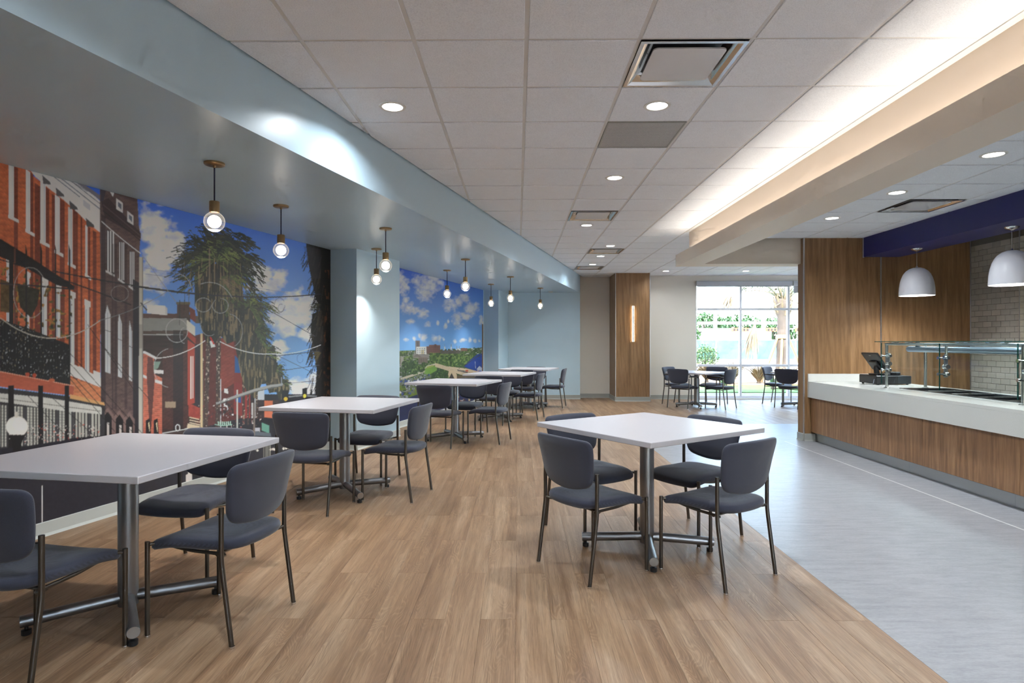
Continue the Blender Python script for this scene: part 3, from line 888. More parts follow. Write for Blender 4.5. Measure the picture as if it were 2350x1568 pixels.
for x, y, lab in ((5.138, 7.852, 'white dome pendant over the cash register end of the counter'), (5.160, 6.376, 'larger, nearer white dome pendant cut by the right edge'), (5.150, 4.90, 'added unseen white dome pendant over the near half of the counter')):  # last pendant is out of view, added to light the counter
    t = empty('dome_pendant', (x, y, Zt)); tag(t, lab, 'pendant lamp', 'dome pendants over the counter')
    for nm, me in (('canopy',dcan_me),('stem',drod_me),('ferrule',dfer_me),('shade',dome_me),('diffuser',ddif_me)): link(nm, me, t)
    area_light('lamp', t, (0,0,-0.595), DOME_W, 0.36, spread=140)

# slim sconce on the wood column
s = empty('wall_sconce', (2.726, 14.35, 1.40)); tag(s, 'slim vertical lit sconce on the oak column', 'sconce')
MB().bbox(-0.022, 0.022, -0.010, 0.0, 0.0, 0.86, 0.002).build('back_plate', M['alu'], s)
MB().bbox(-0.011, 0.011, -0.055, -0.040, 0.0, 0.86, 0.003).build('front_bar', M['alu'], s)
MB().bbox(-0.024, 0.024, -0.040, -0.010, 0.012, 0.848, 0.006).build('light_tube', M['glow_tube'], s)
for z in (0.0, 0.85): MB().bbox(-0.016, 0.016, -0.052, -0.004, z, z+0.01, 0.002).build('end_cap', M['alu'], s)

# ================================================================== TABLES AND CHAIRS
def rounded(corners, radii, seg=6, edge=6):
    """outline through corners (counter-clockwise) with rounded corners and subdivided edges"""
    n = len(corners); pts = []
    for i in range(n):
        p, q, r_ = Vector(corners[i-1]), Vector(corners[i]), Vector(corners[(i+1) % n])
        a, c = (p-q).normalized(), (r_-q).normalized()
        d = radii[i]
        s0, s1 = q + a*d, q + c*d
        for k in range(seg+1):
            t = k/seg; pts.append(s0*(1-t)**2 + q*2*t*(1-t) + s1*t*t)
        nq = Vector(corners[(i+1) % n]); na = (q-nq).normalized(); e1 = nq + na*radii[(i+1) % n]
        for k in range(1, edge): pts.append(s1 + (e1-s1)*k/edge)
    return [(p.x, p.y) for p in pts]
def seat_mesh():
    """upholstered seat, front towards +y"""
    out = rounded([(-0.205,-0.205), (0.205,-0.205), (0.226,0.246), (-0.226,0.246)], [0.09, 0.09, 0.05, 0.05])
    out = [(x, y - (0.030*(1-(x/0.21)**2) if y < -0.12 else 0.0) + (0.008*(1-(x/0.222)**2) if y > 0.2 else 0.0)) for x, y in out]
    def ring(k, z, dip=1.0):
        r = []
        for x, y in out:
            yy = y*k; d = max(0.0, (yy-0.08)/0.16)
            r.append((x*k, yy, z - 0.026*d*d*dip + 0.005*(x/0.22)**2 + 0.006*max(0, -yy/0.2)))
        return r
    b = MB()
    b.rings([ring(0.55,0.412), ring(0.88,0.414), ring(0.965,0.419), ring(1.0,0.432), ring(1.004,0.447), ring(0.985,0.459), ring(0.94,0.466), ring(0.75,0.471), ring(0.4,0.470), ring(0.12,0.468)])
    return b.mesh('seat', 70)
def back_mesh():
    """curved upholstered back; leans away from the seat (towards -y)"""
    out = rounded([(-0.213,0.560), (0.213,0.560), (0.257,0.832), (-0.257,0.832)], [0.055, 0.055, 0.055, 0.055], 7, 8)
    o2 = []
    for x, z in out:
        t = (z-0.556)/0.274
        bulge = 0.003*math.sin(PI*min(1, max(0, t)))*(1 if x > 0 else -1)*min(1, abs(x)/0.19)
        if z < 0.60: z -= 0.040*max(0, 1-(x/0.215)**2)
        if z > 0.81: z += 0.006*max(0, 1-(x/0.25)**2)
        o2.append((x+bulge, z))
    out = o2; mz = 0.685
    def ring(k, off):
        r = []
        for x, z in out:
            xx, zz = x*k, mz+(z-mz)*k
            y = -0.205 + 0.55*xx*xx - 0.17*(zz-0.55) - 0.35*max(0, zz-0.66)**2
            r.append((xx, y+off, zz))
        return r
    b = MB()
    b.rings([ring(0.15,0.024), ring(0.5,0.024), ring(0.84,0.022), ring(0.95,0.015), ring(0.994,0.005), ring(1.0,-0.004), ring(0.987,-0.014), ring(0.94,-0.020), ring(0.6,-0.022), ring(0.15,-0.022)])
    b.f = [f[::-1] for f in b.f]
    return b.mesh('backrest', 70)
HX = 0.2425
RT = 0.0115
def arc(p, q, r_, n=4):
    return [p, q]
def bend(pts, rad=0.03, n=4):
    """round the inner corners of a polyline"""
    pts = [Vector(p) for p in pts]; out = [pts[0]]
    for i in range(1, len(pts)-1):
        a, b_, c = pts[i-1], pts[i], pts[i+1]
        r1 = min(rad, (a-b_).length*0.45); r2 = min(rad, (c-b_).length*0.45)
        s0, s1 = b_ + (a-b_).normalized()*r1, b_ + (c-b_).normalized()*r2
        for k in range(n+1):
            t = k/n; out.append(s0*(1-t)**2 + b_*2*t*(1-t) + s1*t*t)
    out.append(pts[-1])
    return out
seat_me = seat_mesh(); seat_me.materials.append(M['fabric'])
back_me = back_mesh(); back_me.materials.append(M['fabric'])
rear_me = {}; front_me = {}; rail_me = {}; glide_me = {}; arm_me = {}; farm_me = {}
for s in (-1, 1):
    b = MB().tube(bend([(s*HX,-0.232,0.006), (s*HX,-0.176,0.395), (s*HX,-0.176,0.640)], 0.035), RT, 12)
    rear_me[s] = b.mesh('rear_leg', 50)
    front_me[s] = MB().tube([(s*HX,0.230,0.006), (s*HX,0.230,0.452)], RT, 12).mesh('front_leg', 50)
    farm_me[s] = MB().tube(bend([(s*HX,0.215,0.006), (s*HX,0.215,0.655), (s*HX,-0.176,0.675)], 0.07, 6), RT, 12).mesh('front_leg', 50)
    rail_me[s] = MB().tube(bend([(s*HX,0.230,0.437), (s*(HX-0.040),0.205,0.437), (s*(HX-0.045),0.02,0.412), (s*(HX-0.045),-0.165,0.408), (s*HX,-0.176,0.415)], 0.03), 0.0085, 10).mesh('side_rail', 50)
    arm_me[s] = MB().bbox(s*HX-0.022, s*HX+0.022, -0.13, 0.16, 0.668, 0.690, 0.008).mesh('arm_pad', 50)
    arm_me[s].materials.append(M['black'])
    for me in (rear_me[s], front_me[s], rail_me[s], farm_me[s]): me.materials.append(M['pewter'])
glide0 = MB().lathe([(0,0),(0.0125,0),(0.0135,0.004),(0.0125,0.010),(0,0.010)], 14).mesh('glide', 40); glide0.materials.append(M['chrome'])
cross_me = MB().tube([(-HX+0.04,-0.12,0.405),(HX-0.04,-0.12,0.405)], 0.0085, 10).mesh('cross_rail', 50); cross_me.materials.append(M['pewter'])
def make_chair(name, arms):
    t = empty(name)
    link('seat', seat_me, t); link('backrest', back_me, t)
    for s in (-1, 1):
        l1 = link('rear_leg', rear_me[s], t); link('glide', glide0, l1, (s*HX, -0.2325, 0))
        l2 = link('front_leg', farm_me[s] if arms else front_me[s], t); link('glide', glide0, l2, (s*HX, 0.215 if arms else 0.230, 0))
        link('side_rail', rail_me[s], t)
        if arms: link('arm_pad', arm_me[s], t)
    link('cross_rail', cross_me, t)
    return t
chair_proto, used_c = make_chair('side_chair', False), [False]
arm_proto, used_a = make_chair('armchair', True), [False]
def chair(x, y, facing, label, group, arms=False):
    src, used = (arm_proto, used_a) if arms else (chair_proto, used_c)
    o = src if not used[0] else copy_tree(src)
    used[0] = True
    o.location = (x, y, 0); o.rotation_euler = (0, 0, R(facing-90))
    return tag(o, label, 'chair', group)

TS = 1.064; TT = 0.839
def make_table(side, h):
    t = empty('dining_table')
    s = side/2
    b = MB()
    z0, z1 = h-0.032, h
    b.bbox(-s, s, -s, s, z0, z1, 0.0025)
    b.build('tabletop', M['laminate'], t)
    e = MB()
    MB().tube([(0,0,0.045),(0,0,h-0.04)], 0.047, 28).build('column', M['gunmetal'], t, 50)
    MB().lathe([(0,h-0.045),(0.10,h-0.045),(0.16,h-0.034),(0,h-0.0335)], 28).build('mounting_plate', M['black'], t, 40)
    return t
foot_me = MB().tube([(0.0,0,0.088),(0.435,0,0.066)], 0.0285, 24, cap=False).mesh('base_foot', 50); foot_me.materials.append(M['gunmetal'])
cap_me = MB().lathe([(0,0),(0.027,0),(0.0283,-0.002),(0.0283,-0.006)], 24, M=Matrix.Translation((0.4365,0,0.066)) @ Matrix.Rotation(PI/2+0.05, 4, 'Y')).mesh('end_cap', 40); cap_me.materials.append(M['steel'])
lev_me = MB().lathe([(0,0),(0.018,0),(0.021,0.003),(0.021,0.024),(0.008,0.027),(0.008,0.045),(0,0.045)], 20).mesh('leveler', 40); lev_me.materials.append(M['black'])
def table(x, y, ang, base_ang, label, group, side=TS, h=TT):
    t = make_table(side, h)
    t.location = (x, y, 0); t.rotation_euler = (0,0,R(ang))
    for k in range(4):
        f = link('base_foot', foot_me, t, rot=(0,0,R(base_ang-ang+90*k)))
        link('end_cap', cap_me, f); link('leveler', lev_me, f, (0.412,0,0))
    return tag(t, label, 'table', group)
gt = 'square white dining tables'
table(-2.015, 3.119, 80.5, 35.5, 'nearest white square table at the lower left corner', gt)
table(-1.604, 5.611, 78.6, 33.6, 'white square table second from the left, before the blue pillar', gt)
table(-0.900, 8.720, 73.0, 25.0, 'third white square table along the murals, before the skyline', gt)
table(-0.310, 10.98, 74.0, 27.0, 'fourth white square table along the murals', gt)
table(0.250, 13.00, 74.0, 27.0, 'farthest white square table, before the blue end wall', gt)
table(0.876, 4.115, 34.6, -6.5, 'white square table turned cornerwise in the middle of the oak floor', gt)
table(3.850, 13.10, 43.0, -4.0, 'white table among armchairs left of the window', 'tables by the window', 0.94, 0.757)
table(6.120, 13.12, 43.0, -4.0, 'white table half hidden behind the oak wall', 'tables by the window', 0.94, 0.757)
g1 = 'armless slate chairs'
for a in [(1.215,3.700,125.7,'slate chair at the near right corner of the middle table'), (0.461,3.782,34.9,'slate chair at the near left corner of the middle table'),
          (1.288,4.459,213.4,'slate chair at the far right side of the middle table'), (0.5435,4.545,-56.5,'slate chair at the far left side of the middle table'),
          (-2.08,2.582,80.0,'slate chair cut by the left edge of the picture'), (-1.479,3.047,167.2,'slate chair at the right side of the nearest table'),
          (-1.98,3.708,-98.2,'slate chair behind the nearest table, facing the camera'),
          (-1.71,5.095,78.9,'slate chair at the near side of the second table, back to camera'), (-1.09,5.522,167.4,'slate chair at the right side of the second table'),
          (-1.517,6.15,258.5,'slate chair behind the second table, against the blue pillar'),
          (-1.042,8.169,74.6,'slate chair at the near side of the third table, back to camera'), (-0.391,8.517,162.2,'slate chair at the right side of the third table'),
          (-0.77,9.204,249.6,'slate chair behind the third table'),
          (-0.4325,10.37,76.8,'slate chair at the near side of the fourth table'), (0.202,11.05,164.0,'slate chair at the right side of the fourth table'),
          (-0.20,11.60,255.0,'slate chair behind the fourth table'),
          (0.15,12.59,75.0,'slate chair at the near side of the farthest table'), (0.773,13.017,167.0,'slate chair at the right side of the farthest table, before the blue wall'),
          (0.36,13.61,255.0,'slate chair behind the farthest table')]:
    chair(a[0], a[1], a[2], a[3], g1)
g2 = 'slate armchairs by the window'
for a in [(3.525,12.93,43.2,'slate armchair with its back to the camera, left of the window'), (3.594,13.697,-46.9,'slate armchair farthest left by the window'),
          (4.263,12.774,134.9,'slate armchair at the right of the first window table'), (4.40,13.70,230.0,'slate armchair behind the first window table, against the glass'),
          (5.86,13.75,-45.0,'slate armchair left of the half hidden window table'), (5.79,12.91,43.0,'slate armchair with its back to the camera beside the oak wall')]:
    chair(a[0], a[1], a[2], a[3], g2, True)

# ================================================================== SERVING COUNTER
CT, CF, CB_, CY0, CY1 = 0.844, 4.10, 5.25, 2.0, RW_Y0-0.002
ctr = empty('serving_counter', (0, 0, 0)); tag(ctr, 'long serving counter faced in oak laminate over a steel toe kick', 'counter')
MB().box(4.168, 5.20, CY0+0.04, CY1-0.002, 0.125, 0.615).build('carcass', M['black'], ctr)
edges = [CY1-0.01, 7.47, 6.25, 5.045, 3.83, 2.61, CY0+0.03]
for a, b_ in zip(edges, edges[1:]):
    MB().bbox(4.148, 4.168, b_+0.001, a-0.001, 0.132, 0.618, 0.0012).build('front_panel', M['oak_counter'], ctr)
kick = [CY1-0.01, 6.55, 5.16, 3.8, CY0+0.06]
for a, b_ in zip(kick, kick[1:]):
    MB().bbox(4.205, 4.22, b_+0.0006, a-0.0006, 0.0, 0.13, 0.001).build('toe_kick', M['steel'], ctr)
MB().box(4.22, 5.15, CY0+0.06, CY1-0.01, 0.0, 0.124).build('plinth', M['black'], ctr)
# worktop with its front apron, an opening for the cold wells and an upstand on the oak wall
WXa, WXb, WYa, WYb = 4.60, 5.12, 3.9, 7.30
wt_ = empty('worktop', (0,0,0)); tag(wt_, 'white quartz worktop with a deep front apron', 'worktop')
b = MB()
b.box(CF, WXa, CY0, CY1, CT-0.03, CT).box(WXb, CB_, CY0, CY1, CT-0.03, CT).box(WXa, WXb, CY0, WYa, CT-0.03, CT).box(WXa, WXb, WYb, CY1, CT-0.03, CT)
b.build('slab', M['quartz'], wt_)
MB().bbox(CF, CF+0.03, CY0, CY1, 0.619, CT-0.0301, 0.0015).build('apron', M['quartz'], wt_)
MB().bbox(CF+0.001, 5.30, CY1-0.022, CY1, CT+0.0002, 0.952, 0.002).build('upstand', M['quartz'], wt_)
# cold wells
cw = empty('cold_well', ((WXa+WXb)/2, (WYa+WYb)/2, CT)); tag(cw, 'stainless drop-in food well with dark pans set in the worktop', 'food well')
hx, hy = (WXb-WXa)/2, (WYb-WYa)/2
M['dark_steel'] = metal('dark_pan_steel', (70, 72, 74), 0.3)
for (xa,xb,ya,yb) in ((-hx-0.02,-hx+0.025,-hy-0.02,hy+0.02),(hx-0.025,hx+0.02,-hy-0.02,hy+0.02),(-hx+0.025,hx-0.025,-hy-0.02,-hy+0.025),(-hx+0.025,hx-0.025,hy-0.025,hy+0.02)):
    MB().bbox(xa,xb,ya,yb,0.0005,0.006,0.002).build('flange', M['dark_steel'], cw)
np_ = 9; step = (2*hy-0.05)/np_
for k in range(np_):
    ya = -hy+0.025+k*step; yb = ya+step
    if k: MB().bbox(-hx+0.024,hx-0.024,ya-0.011,ya+0.011,-0.004,0.004,0.002).build('divider_bar', M['steel'], cw)
    b = MB(); x0,x1,y0,y1 = -hx+0.03,hx-0.03,ya+0.012,yb-0.012; d = -0.10; s_=0.03
    b.rings([[(x0,y0,-0.002),(x1,y0,-0.002),(x1,y1,-0.002),(x0,y1,-0.002)],[(x0+s_,y0+s_,d),(x1-s_,y0+s_,d),(x1-s_,y1-s_,d),(x0+s_,y1-s_,d)]], False, True)
    b.f = [f[::-1] for f in b.f]
    b.build('pan', M['dark_steel'], cw)
# glass sneeze guard
sg = empty('sneeze_guard', (4.48, 5.91, CT)); tag(sg, 'glass sneeze guard on brushed steel posts over the counter', 'sneeze guard')
def L(x, y, z): return (x-4.48, y-5.91, z-CT)
def LT(pts): return [L(*p) for p in pts]
PX, QX = 4.48, 4.96
for (x, y) in ((PX,7.40),(PX,5.41),(PX,3.42),(QX,7.42),(QX,5.43)):
    p = MB().tube(LT([(x,y,CT+0.001),(x,y,1.372)]), 0.0165, 18).build('post', M['steel'], sg, 50)
    MB().lathe([(0,0),(0.034,0),(0.034,0.004),(0.02,0.008),(0.0165,0.012)], 24).build('post_foot', M['steel'], p, 40, loc=L(x,y,CT+0.0008))
def clamp(parent, x, y, z, out=-0.075):
    c = MB()
    c.tube(LT([(x,y,z),(x+out,y-0.004,z)]), 0.0085, 10).tube(LT([(x+out-0.012,y-0.004,z),(x+out+0.002,y-0.004,z)]), 0.017, 16).tube(LT([(x-0.02,y,z),(x+0.02,y,z)]), 0.021, 16)
    c.tube(LT([(x,y-0.022,z),(x,y-0.045,z)]), 0.017, 16)
    c.build('clamp', M['chrome'], parent, 40)
for y in (7.36, 6.38, 5.37):
    br = MB().bbox(*[v for v in (PX-0.02-4.48, PX+0.012-4.48, y-0.012-5.91, y+0.012-5.91, 1.03-CT, 1.27-CT)], 0.003).build('bracket', M['steel'], sg)
    for z in (1.235, 1.065): clamp(br, PX-0.004, y, z)
    MB().tube(LT([(PX,y-0.03,1.14),(PX,y+0.03,1.14)]), 0.024, 18).build('tilt_joint', M['chrome'], br, 40)
MB().tube(LT([(PX,6.38,1.25),(PX,6.38,1.372)]), 0.014, 16).build('hanger_post', M['steel'], sg, 50)
MB().tube(LT([(PX,3.2,1.376),(PX,7.42,1.376)]), 0.0145, 16).build('top_rail', M['steel'], sg, 50)
MB().tube(LT([(QX,3.2,1.376),(QX,7.44,1.376)]), 0.0145, 16).build('top_rail', M['steel'], sg, 50)
for y in (7.40, 5.42, 3.42): MB().tube(LT([(PX,y,1.376),(QX,y,1.376)]), 0.012, 14).build('cross_rail', M['steel'], sg, 50)
for y in (7.25, 7.0, 6.2, 6.08, 5.8, 5.62, 4.6): 
    MB().bbox(PX-0.02-4.48, PX+0.04-4.48, y-0.025-5.91, y+0.025-5.91, 1.391-CT, 1.399-CT, 0.002).build('shelf_clip', M['chrome'], sg)
def pane(x0,x1,y0,y1,z0,z1,axis):
    """glass plate with green polished edges as a sub-part"""
    p = MB().box(x0-4.48,x1-4.48,y0-5.91,y1-5.91,z0-CT,z1-CT).build('glass_pane', M['glass'], sg)
    e = MB(); t = 0.0025; B = lambda a,b_,c,d,f,g_: e.box(a-4.48,b_-4.48,c-5.91,d-5.91,f-CT,g_-CT)
    if axis == 'x':
        B(x0,x1,y0-t,y0-0.0002,z0,z1); B(x0,x1,y1+0.0002,y1+t,z0,z1); B(x0,x1,y0,y1,z1+0.0002,z1+t)
    else:
        B(x0-t,x0-0.0002,y0,y1,z0,z1); B(x1+0.0002,x1+t,y0,y1,z0,z1); B(x0,x1,y1+0.0002,y1+t,z0,z1)
    e.build('polished_edge', M['glass_edge'], p)
for ya, yb in ((6.366,7.37),(5.376,6.36),(4.386,5.37),(3.42,4.38)): pane(4.394,4.404,ya,yb,0.895,1.385,'x')
pane(4.37,5.00,5.40,7.46,1.401,1.409,'z'); pane(4.37,5.00,3.3,5.37,1.401,1.409,'z')
M['lamp_tube'] = metal('lamp_tube', (150, 162, 176), 0.42)
lt = MB().tube(LT([(4.72,3.5,1.315),(4.72,7.36,1.315)]), 0.034, 24).build('heat_lamp_tube', M['lamp_tube'], sg, 50)
for y in (7.2, 5.6, 4.2): MB().bbox(4.705-4.48,4.735-4.48,y-0.02-5.91,y+0.02-5.91,1.34-CT,1.40-CT,0.002).build('lamp_bracket', M['black'], sg)
# cash register
cr = empty('cash_register', (4.875, 8.10, CT)); tag(cr, 'black cash register with a tilted touch screen on a drawer', 'cash register')
MB().bbox(-0.225, 0.225, -0.20, 0.20, 0.012, 0.118, 0.006).build('drawer_case', M['black'], cr)
for x in (-0.19, 0.19):
    for y in (-0.17, 0.17): MB().lathe([(0,0),(0.014,0),(0.014,0.013),(0,0.013)], 12).build('rubber_foot', M['black'], cr, 40, loc=(x,y,0))
MB().bbox(0.2255, 0.232, -0.19, 0.19, 0.02, 0.11, 0.002).build('drawer_front', M['black'], cr)
MB().bbox(-0.16, 0.06, -0.10, 0.10, 0.119, 0.140, 0.008).build('stand_base', M['black'], cr)
b = MB(); b.tube([(-0.10,0,0.14),(-0.115,0,0.21),(-0.075,0,0.30)], [0.034,0.030,0.036], 12); b.build('stand_neck', M['black'], cr, 50)
th = math.atan2(0.16, 0.226)
Ms = Matrix.Translation((-0.125, 0.0, 0.30)) @ Matrix.Rotation(-th, 4, 'Y')
scr = MB().bbox(-0.014, 0.014, -0.178, 0.178, -0.14, 0.14, 0.008, M=Ms).build('screen_housing', M['black'], cr)
MB().bbox(0.0142, 0.0158, -0.160, 0.160, -0.12, 0.12, 0.0005, M=Ms).build('touch_screen', plastic('dark_screen', (14,16,22), 0.08), scr)
MB().bbox(-0.040, -0.0145, -0.085, 0.085, -0.10, 0.02, 0.006, M=Ms).build('rear_housing', M['black'], scr)
MB().bbox(-0.0155, -0.0143, -0.022, 0.022, 0.098, 0.106, 0.0003, M=Ms).build('maker_badge', M['base_grey'], scr)
MB().bbox(0.02, 0.15, -0.11, 0.05, 0.1185, 0.165, 0.012).build('card_reader', M['black'], cr)
M['cable'] = plastic('grey_cable', (120, 124, 140), 0.5)
MB().tube([(-0.14,-0.08,0.13),(-0.19,-0.14,0.115),(-0.235,-0.16,0.06),(-0.25,-0.17,0.006)], 0.004, 8).build('cable', M['cable'], cr, 60)

# ================================================================== PRINTED MURALS (flat wall prints, one colour per vertex of a fine sheet)
def lin(c):
    c = np.asarray(c, dtype=np.float64)/255.0
    return np.where(c <= 0.04045, c/12.92, ((c+0.055)/1.055)**2.4)

class Print:
    """A printed sheet on the mural wall between u0..u1 and z0..z1.  Its artwork is drawn in its own
    image pixel coordinates (x to the right, y down), which map projectively onto the wall."""
    def __init__(self, us, zs):
        self.us, self.zs = us, zs
        U, Z = np.meshgrid(us, zs)
        wx = OX + U*math.sin(A15); wy = OY + U*math.cos(A15)
        cy_, sy_ = math.cos(-CAM_YAW), math.sin(-CAM_YAW)
        xc = wx*cy_ - wy*sy_; yc = wx*sy_ + wy*cy_
        self.X = 1175 + FPX*xc/yc  # image pixel position of each vertex, projected through the camera
        self.Y = 785.3 - FPX*(Z-CAM_Z)/yc
        self.shape = U.shape
        self.X2, self.Y2 = self.X, self.Y; self.colx = self.X[0].copy()
        self.X = self.X.ravel(); self.Y = self.Y.ravel()
        self.C = np.zeros((self.X.size, 3)); self.C[:] = (0.2,0.2,0.2)
        self.order = None
    # value noise in image pixel coordinates
    def noise(self, sx, sy, seed=0, idx=None, octaves=3, shear=0.0):
        x = self.X if idx is None else self.X[idx]; y = self.Y if idx is None else self.Y[idx]
        out = np.zeros_like(x); amp = 1.0; tot = 0.0
        y = y + shear*x
        for o in range(octaves):
            fx, fy = x/sx*(2**o), y/sy*(2**o)
            ix, iy = np.floor(fx).astype(np.int64), np.floor(fy).astype(np.int64)
            tx, ty = fx-ix, fy-iy; tx = tx*tx*(3-2*tx); ty = ty*ty*(3-2*ty)
            def h(a, b):
                v = (a*374761393 + b*668265263 + (seed+o*17)*2147483) & 0x7fffffff
                v = ((v ^ (v >> 13))*1274126177) & 0x7fffffff
                return ((v ^ (v >> 16)) & 0xffff)/65535.0
            n = (h(ix,iy)*(1-tx)+h(ix+1,iy)*tx)*(1-ty) + (h(ix,iy+1)*(1-tx)+h(ix+1,iy+1)*tx)*ty
            out += n*amp; tot += amp; amp *= 0.5
        return out/tot
    def inside(self, pts):
        xs = [p[0] for p in pts]; ys = [p[1] for p in pts]
        h, w = self.shape
        c0, c1 = np.searchsorted(self.colx, (min(xs), max(xs)))
        if c1 <= c0: return np.zeros(0, np.int64)
        # rows run upwards: image y falls from row 0 on; bound the rows over these columns
        ylo, yhi = min(ys), max(ys)
        Yc0, Yc1 = self.Y2[:, c0], self.Y2[:, c1-1]
        top = np.nonzero((np.minimum(Yc0, Yc1) <= yhi) & (np.maximum(Yc0, Yc1) >= ylo))[0]
        if not top.size: return np.zeros(0, np.int64)
        r0, r1 = top[0], top[-1]+1
        x, y = self.X2[r0:r1, c0:c1], self.Y2[r0:r1, c0:c1]
        ins = np.zeros(x.shape, bool)
        n = len(pts)
        for i in range(n):
            (x1,y1),(x2,y2) = pts[i], pts[(i+1)%n]
            if y1 == y2: continue
            ins ^= ((y1 > y) != (y2 > y)) & (x < (x2-x1)*(y-y1)/(y2-y1)+x1)
        rr_, cc_ = np.nonzero(ins)
        return (rr_+r0)*w + cc_ + c0
    def put(self, idx, c, a=1.0):
        c = lin(c) if not isinstance(c, np.ndarray) else c
        if np.ndim(a): a = np.asarray(a)[:,None]
        self.C[idx] = self.C[idx]*(1-a) + c*a
    def poly(self, pts, c, a=1.0, var=0.0, sx=6, sy=6, seed=1):
        idx = self.inside(pts)
        if idx.size == 0: return idx
        if var:
            n = self.noise(sx, sy, seed, idx)[:,None]
            self.put(idx, lin(c)*(1+var*(n-0.5)*2), a)
        else: self.put(idx, c, a)
        return idx
    def rect(self, x0, y0, x1, y1, c, **k): return self.poly([(x0,y0),(x1,y0),(x1,y1),(x0,y1)], c, **k)
    def quad(self, x0, x1, ya0, ya1, yb0, yb1, c, **k):
        """strip between x0 and x1: left edge ya0..yb0, right edge ya1..yb1"""
        return self.poly([(x0,ya0),(x1,ya1),(x1,yb1),(x0,yb0)], c, **k)
    def line(self, pts, w, c, a=1.0):
        for (p, q) in zip(pts, pts[1:]):
            dx, dy = q[0]-p[0], q[1]-p[1]; L_ = math.hypot(dx,dy)
            if L_ < 1e-6: continue
            nx, ny = -dy/L_*w/2, dx/L_*w/2; ex, ey = dx/L_*0.4, dy/L_*0.4
            self.poly([(p[0]+nx-ex,p[1]+ny-ey),(q[0]+nx+ex,q[1]+ny+ey),(q[0]-nx+ex,q[1]-ny+ey),(p[0]-nx-ex,p[1]-ny-ey)], c, a)
    def ellipse(self, cx, cy, rx, ry, w, c, a0=0, a1=360, a=1.0):
        n = max(8, int((a1-a0)/9))
        self.line([(cx+rx*math.cos(R(a0+(a1-a0)*k/n)), cy+ry*math.sin(R(a0+(a1-a0)*k/n))) for k in range(n+1)], w, c, a)
    def disc(self, cx, cy, rx, ry, c, a=1.0):
        self.poly([(cx+rx*math.cos(2*PI*k/24), cy+ry*math.sin(2*PI*k/24)) for k in range(24)], c, a)
    def curve(self, p0, p1, sag, w, c, a=1.0, n=18):
        self.line([(p0[0]+(p1[0]-p0[0])*k/n, p0[1]+(p1[1]-p0[1])*k/n + sag*4*(k/n)*(1-k/n)) for k in range(n+1)], w, c, a)
    def cloud(self, blobs, c=(214,217,224), seed=3, soft=1.0, nz=(22,16), shade=(150,160,180)):
        d = np.full(self.X.size, -9.0)
        for cx, cy, rx, ry in blobs:
            d = np.maximum(d, 1-np.sqrt(((self.X-cx)/rx)**2+((self.Y-cy)/ry)**2))
        idx = np.nonzero(d > -0.7)[0]
        if not idx.size: return
        n = self.noise(nz[0], nz[1], seed, idx, 5)
        a = np.clip((d[idx] + (n-0.5)*1.25)*2.4*soft, 0, 1)
        n2 = self.noise(nz[0]*1.3, nz[1]*1.1, seed+9, idx, 4)
        low = np.clip((n2-0.36)*2.2, 0, 1)[:,None]
        col = lin(c)*(1-low*0.6) + lin(shade)*low*0.6
        self.put(idx, col, a)
    def bricks(self, idx, c0, c1, mortar, ph, slope, vx, seed=5, amt=0.5, yv=0.0):
        """courses of brick: thin lines that follow the facade's slope (slope may vary with y)"""
        x, y = self.X[idx], self.Y[idx]
        n = self.noise(9, 5, seed, idx, 3)
        base = lin(c0)*(1-n[:,None]) + lin(c1)*n[:,None]
        s = slope + yv*(y-600)
        k = ((y - s*x)/ph)
        row = np.floor(k)
        m = np.clip(np.abs(k-row-0.5)*2-0.62, 0, 1)*2.2*amt
        hsh = ((np.abs(row.astype(np.int64))*7919 + (np.floor(x/vx)).astype(np.int64)*104729) % 97)/97.0
        base = base*(0.86+0.28*hsh[:,None])
        self.put(idx, base*(1-np.clip(m,0,1)[:,None]) + lin(mortar)*np.clip(m,0,1)[:,None])
    def speckle(self, pts, cols, p, sx=3.0, sy=3.0, seed=1, a=1.0):
        idx = self.inside(pts)
        if not idx.size: return
        n = self.noise(sx, sy, seed, idx, 1); pick = self.noise(sx*1.7, sy*1.7, seed+5, idx, 1)
        hit = n > 1-p
        ci = np.minimum((pick*len(cols)).astype(int), len(cols)-1)
        col = lin(np.array(cols))[ci]
        self.put(idx[hit], col[hit], a)
    def fronds(self, cx, cy, n, r0, r1, a0, a1, droop, c_list, w0, seed=0, spread=0.35):
        """fan leaves of a palm crown: tapering strokes that leave the heart and droop"""
        rr = random.Random(seed)
        for k in range(n):
            a = R(a0 + (a1-a0)*(k+rr.random())/n); r = r0 + (r1-r0)*rr.random()
            px, py = cx, cy; c = rr.choice(c_list); steps = 7
            pts = []
            for s in range(steps+1):
                t = s/steps
                pts.append((cx + math.cos(a)*r*t + rr.uniform(-1,1)*0.5, cy - math.sin(a)*r*t + droop*r*t*t*(0.6+0.8*rr.random())))
            for s in range(steps):
                self.line(pts[s:s+2], max(0.8, w0*(1-s/steps)), c)
            # leaflets
            for s in range(3, steps+1):
                for q in range(3):
                    da = R(rr.uniform(-38, 38)); L_ = r*spread*rr.uniform(0.5, 1.0)
                    aa = a*0.7 - 0.25 + da
                    x0, y0 = pts[s]
                    self.line([(x0,y0),(x0+math.cos(aa)*L_*0.7, y0-math.sin(aa)*L_*0.4+L_*0.45)], max(0.7,w0*0.4), c)
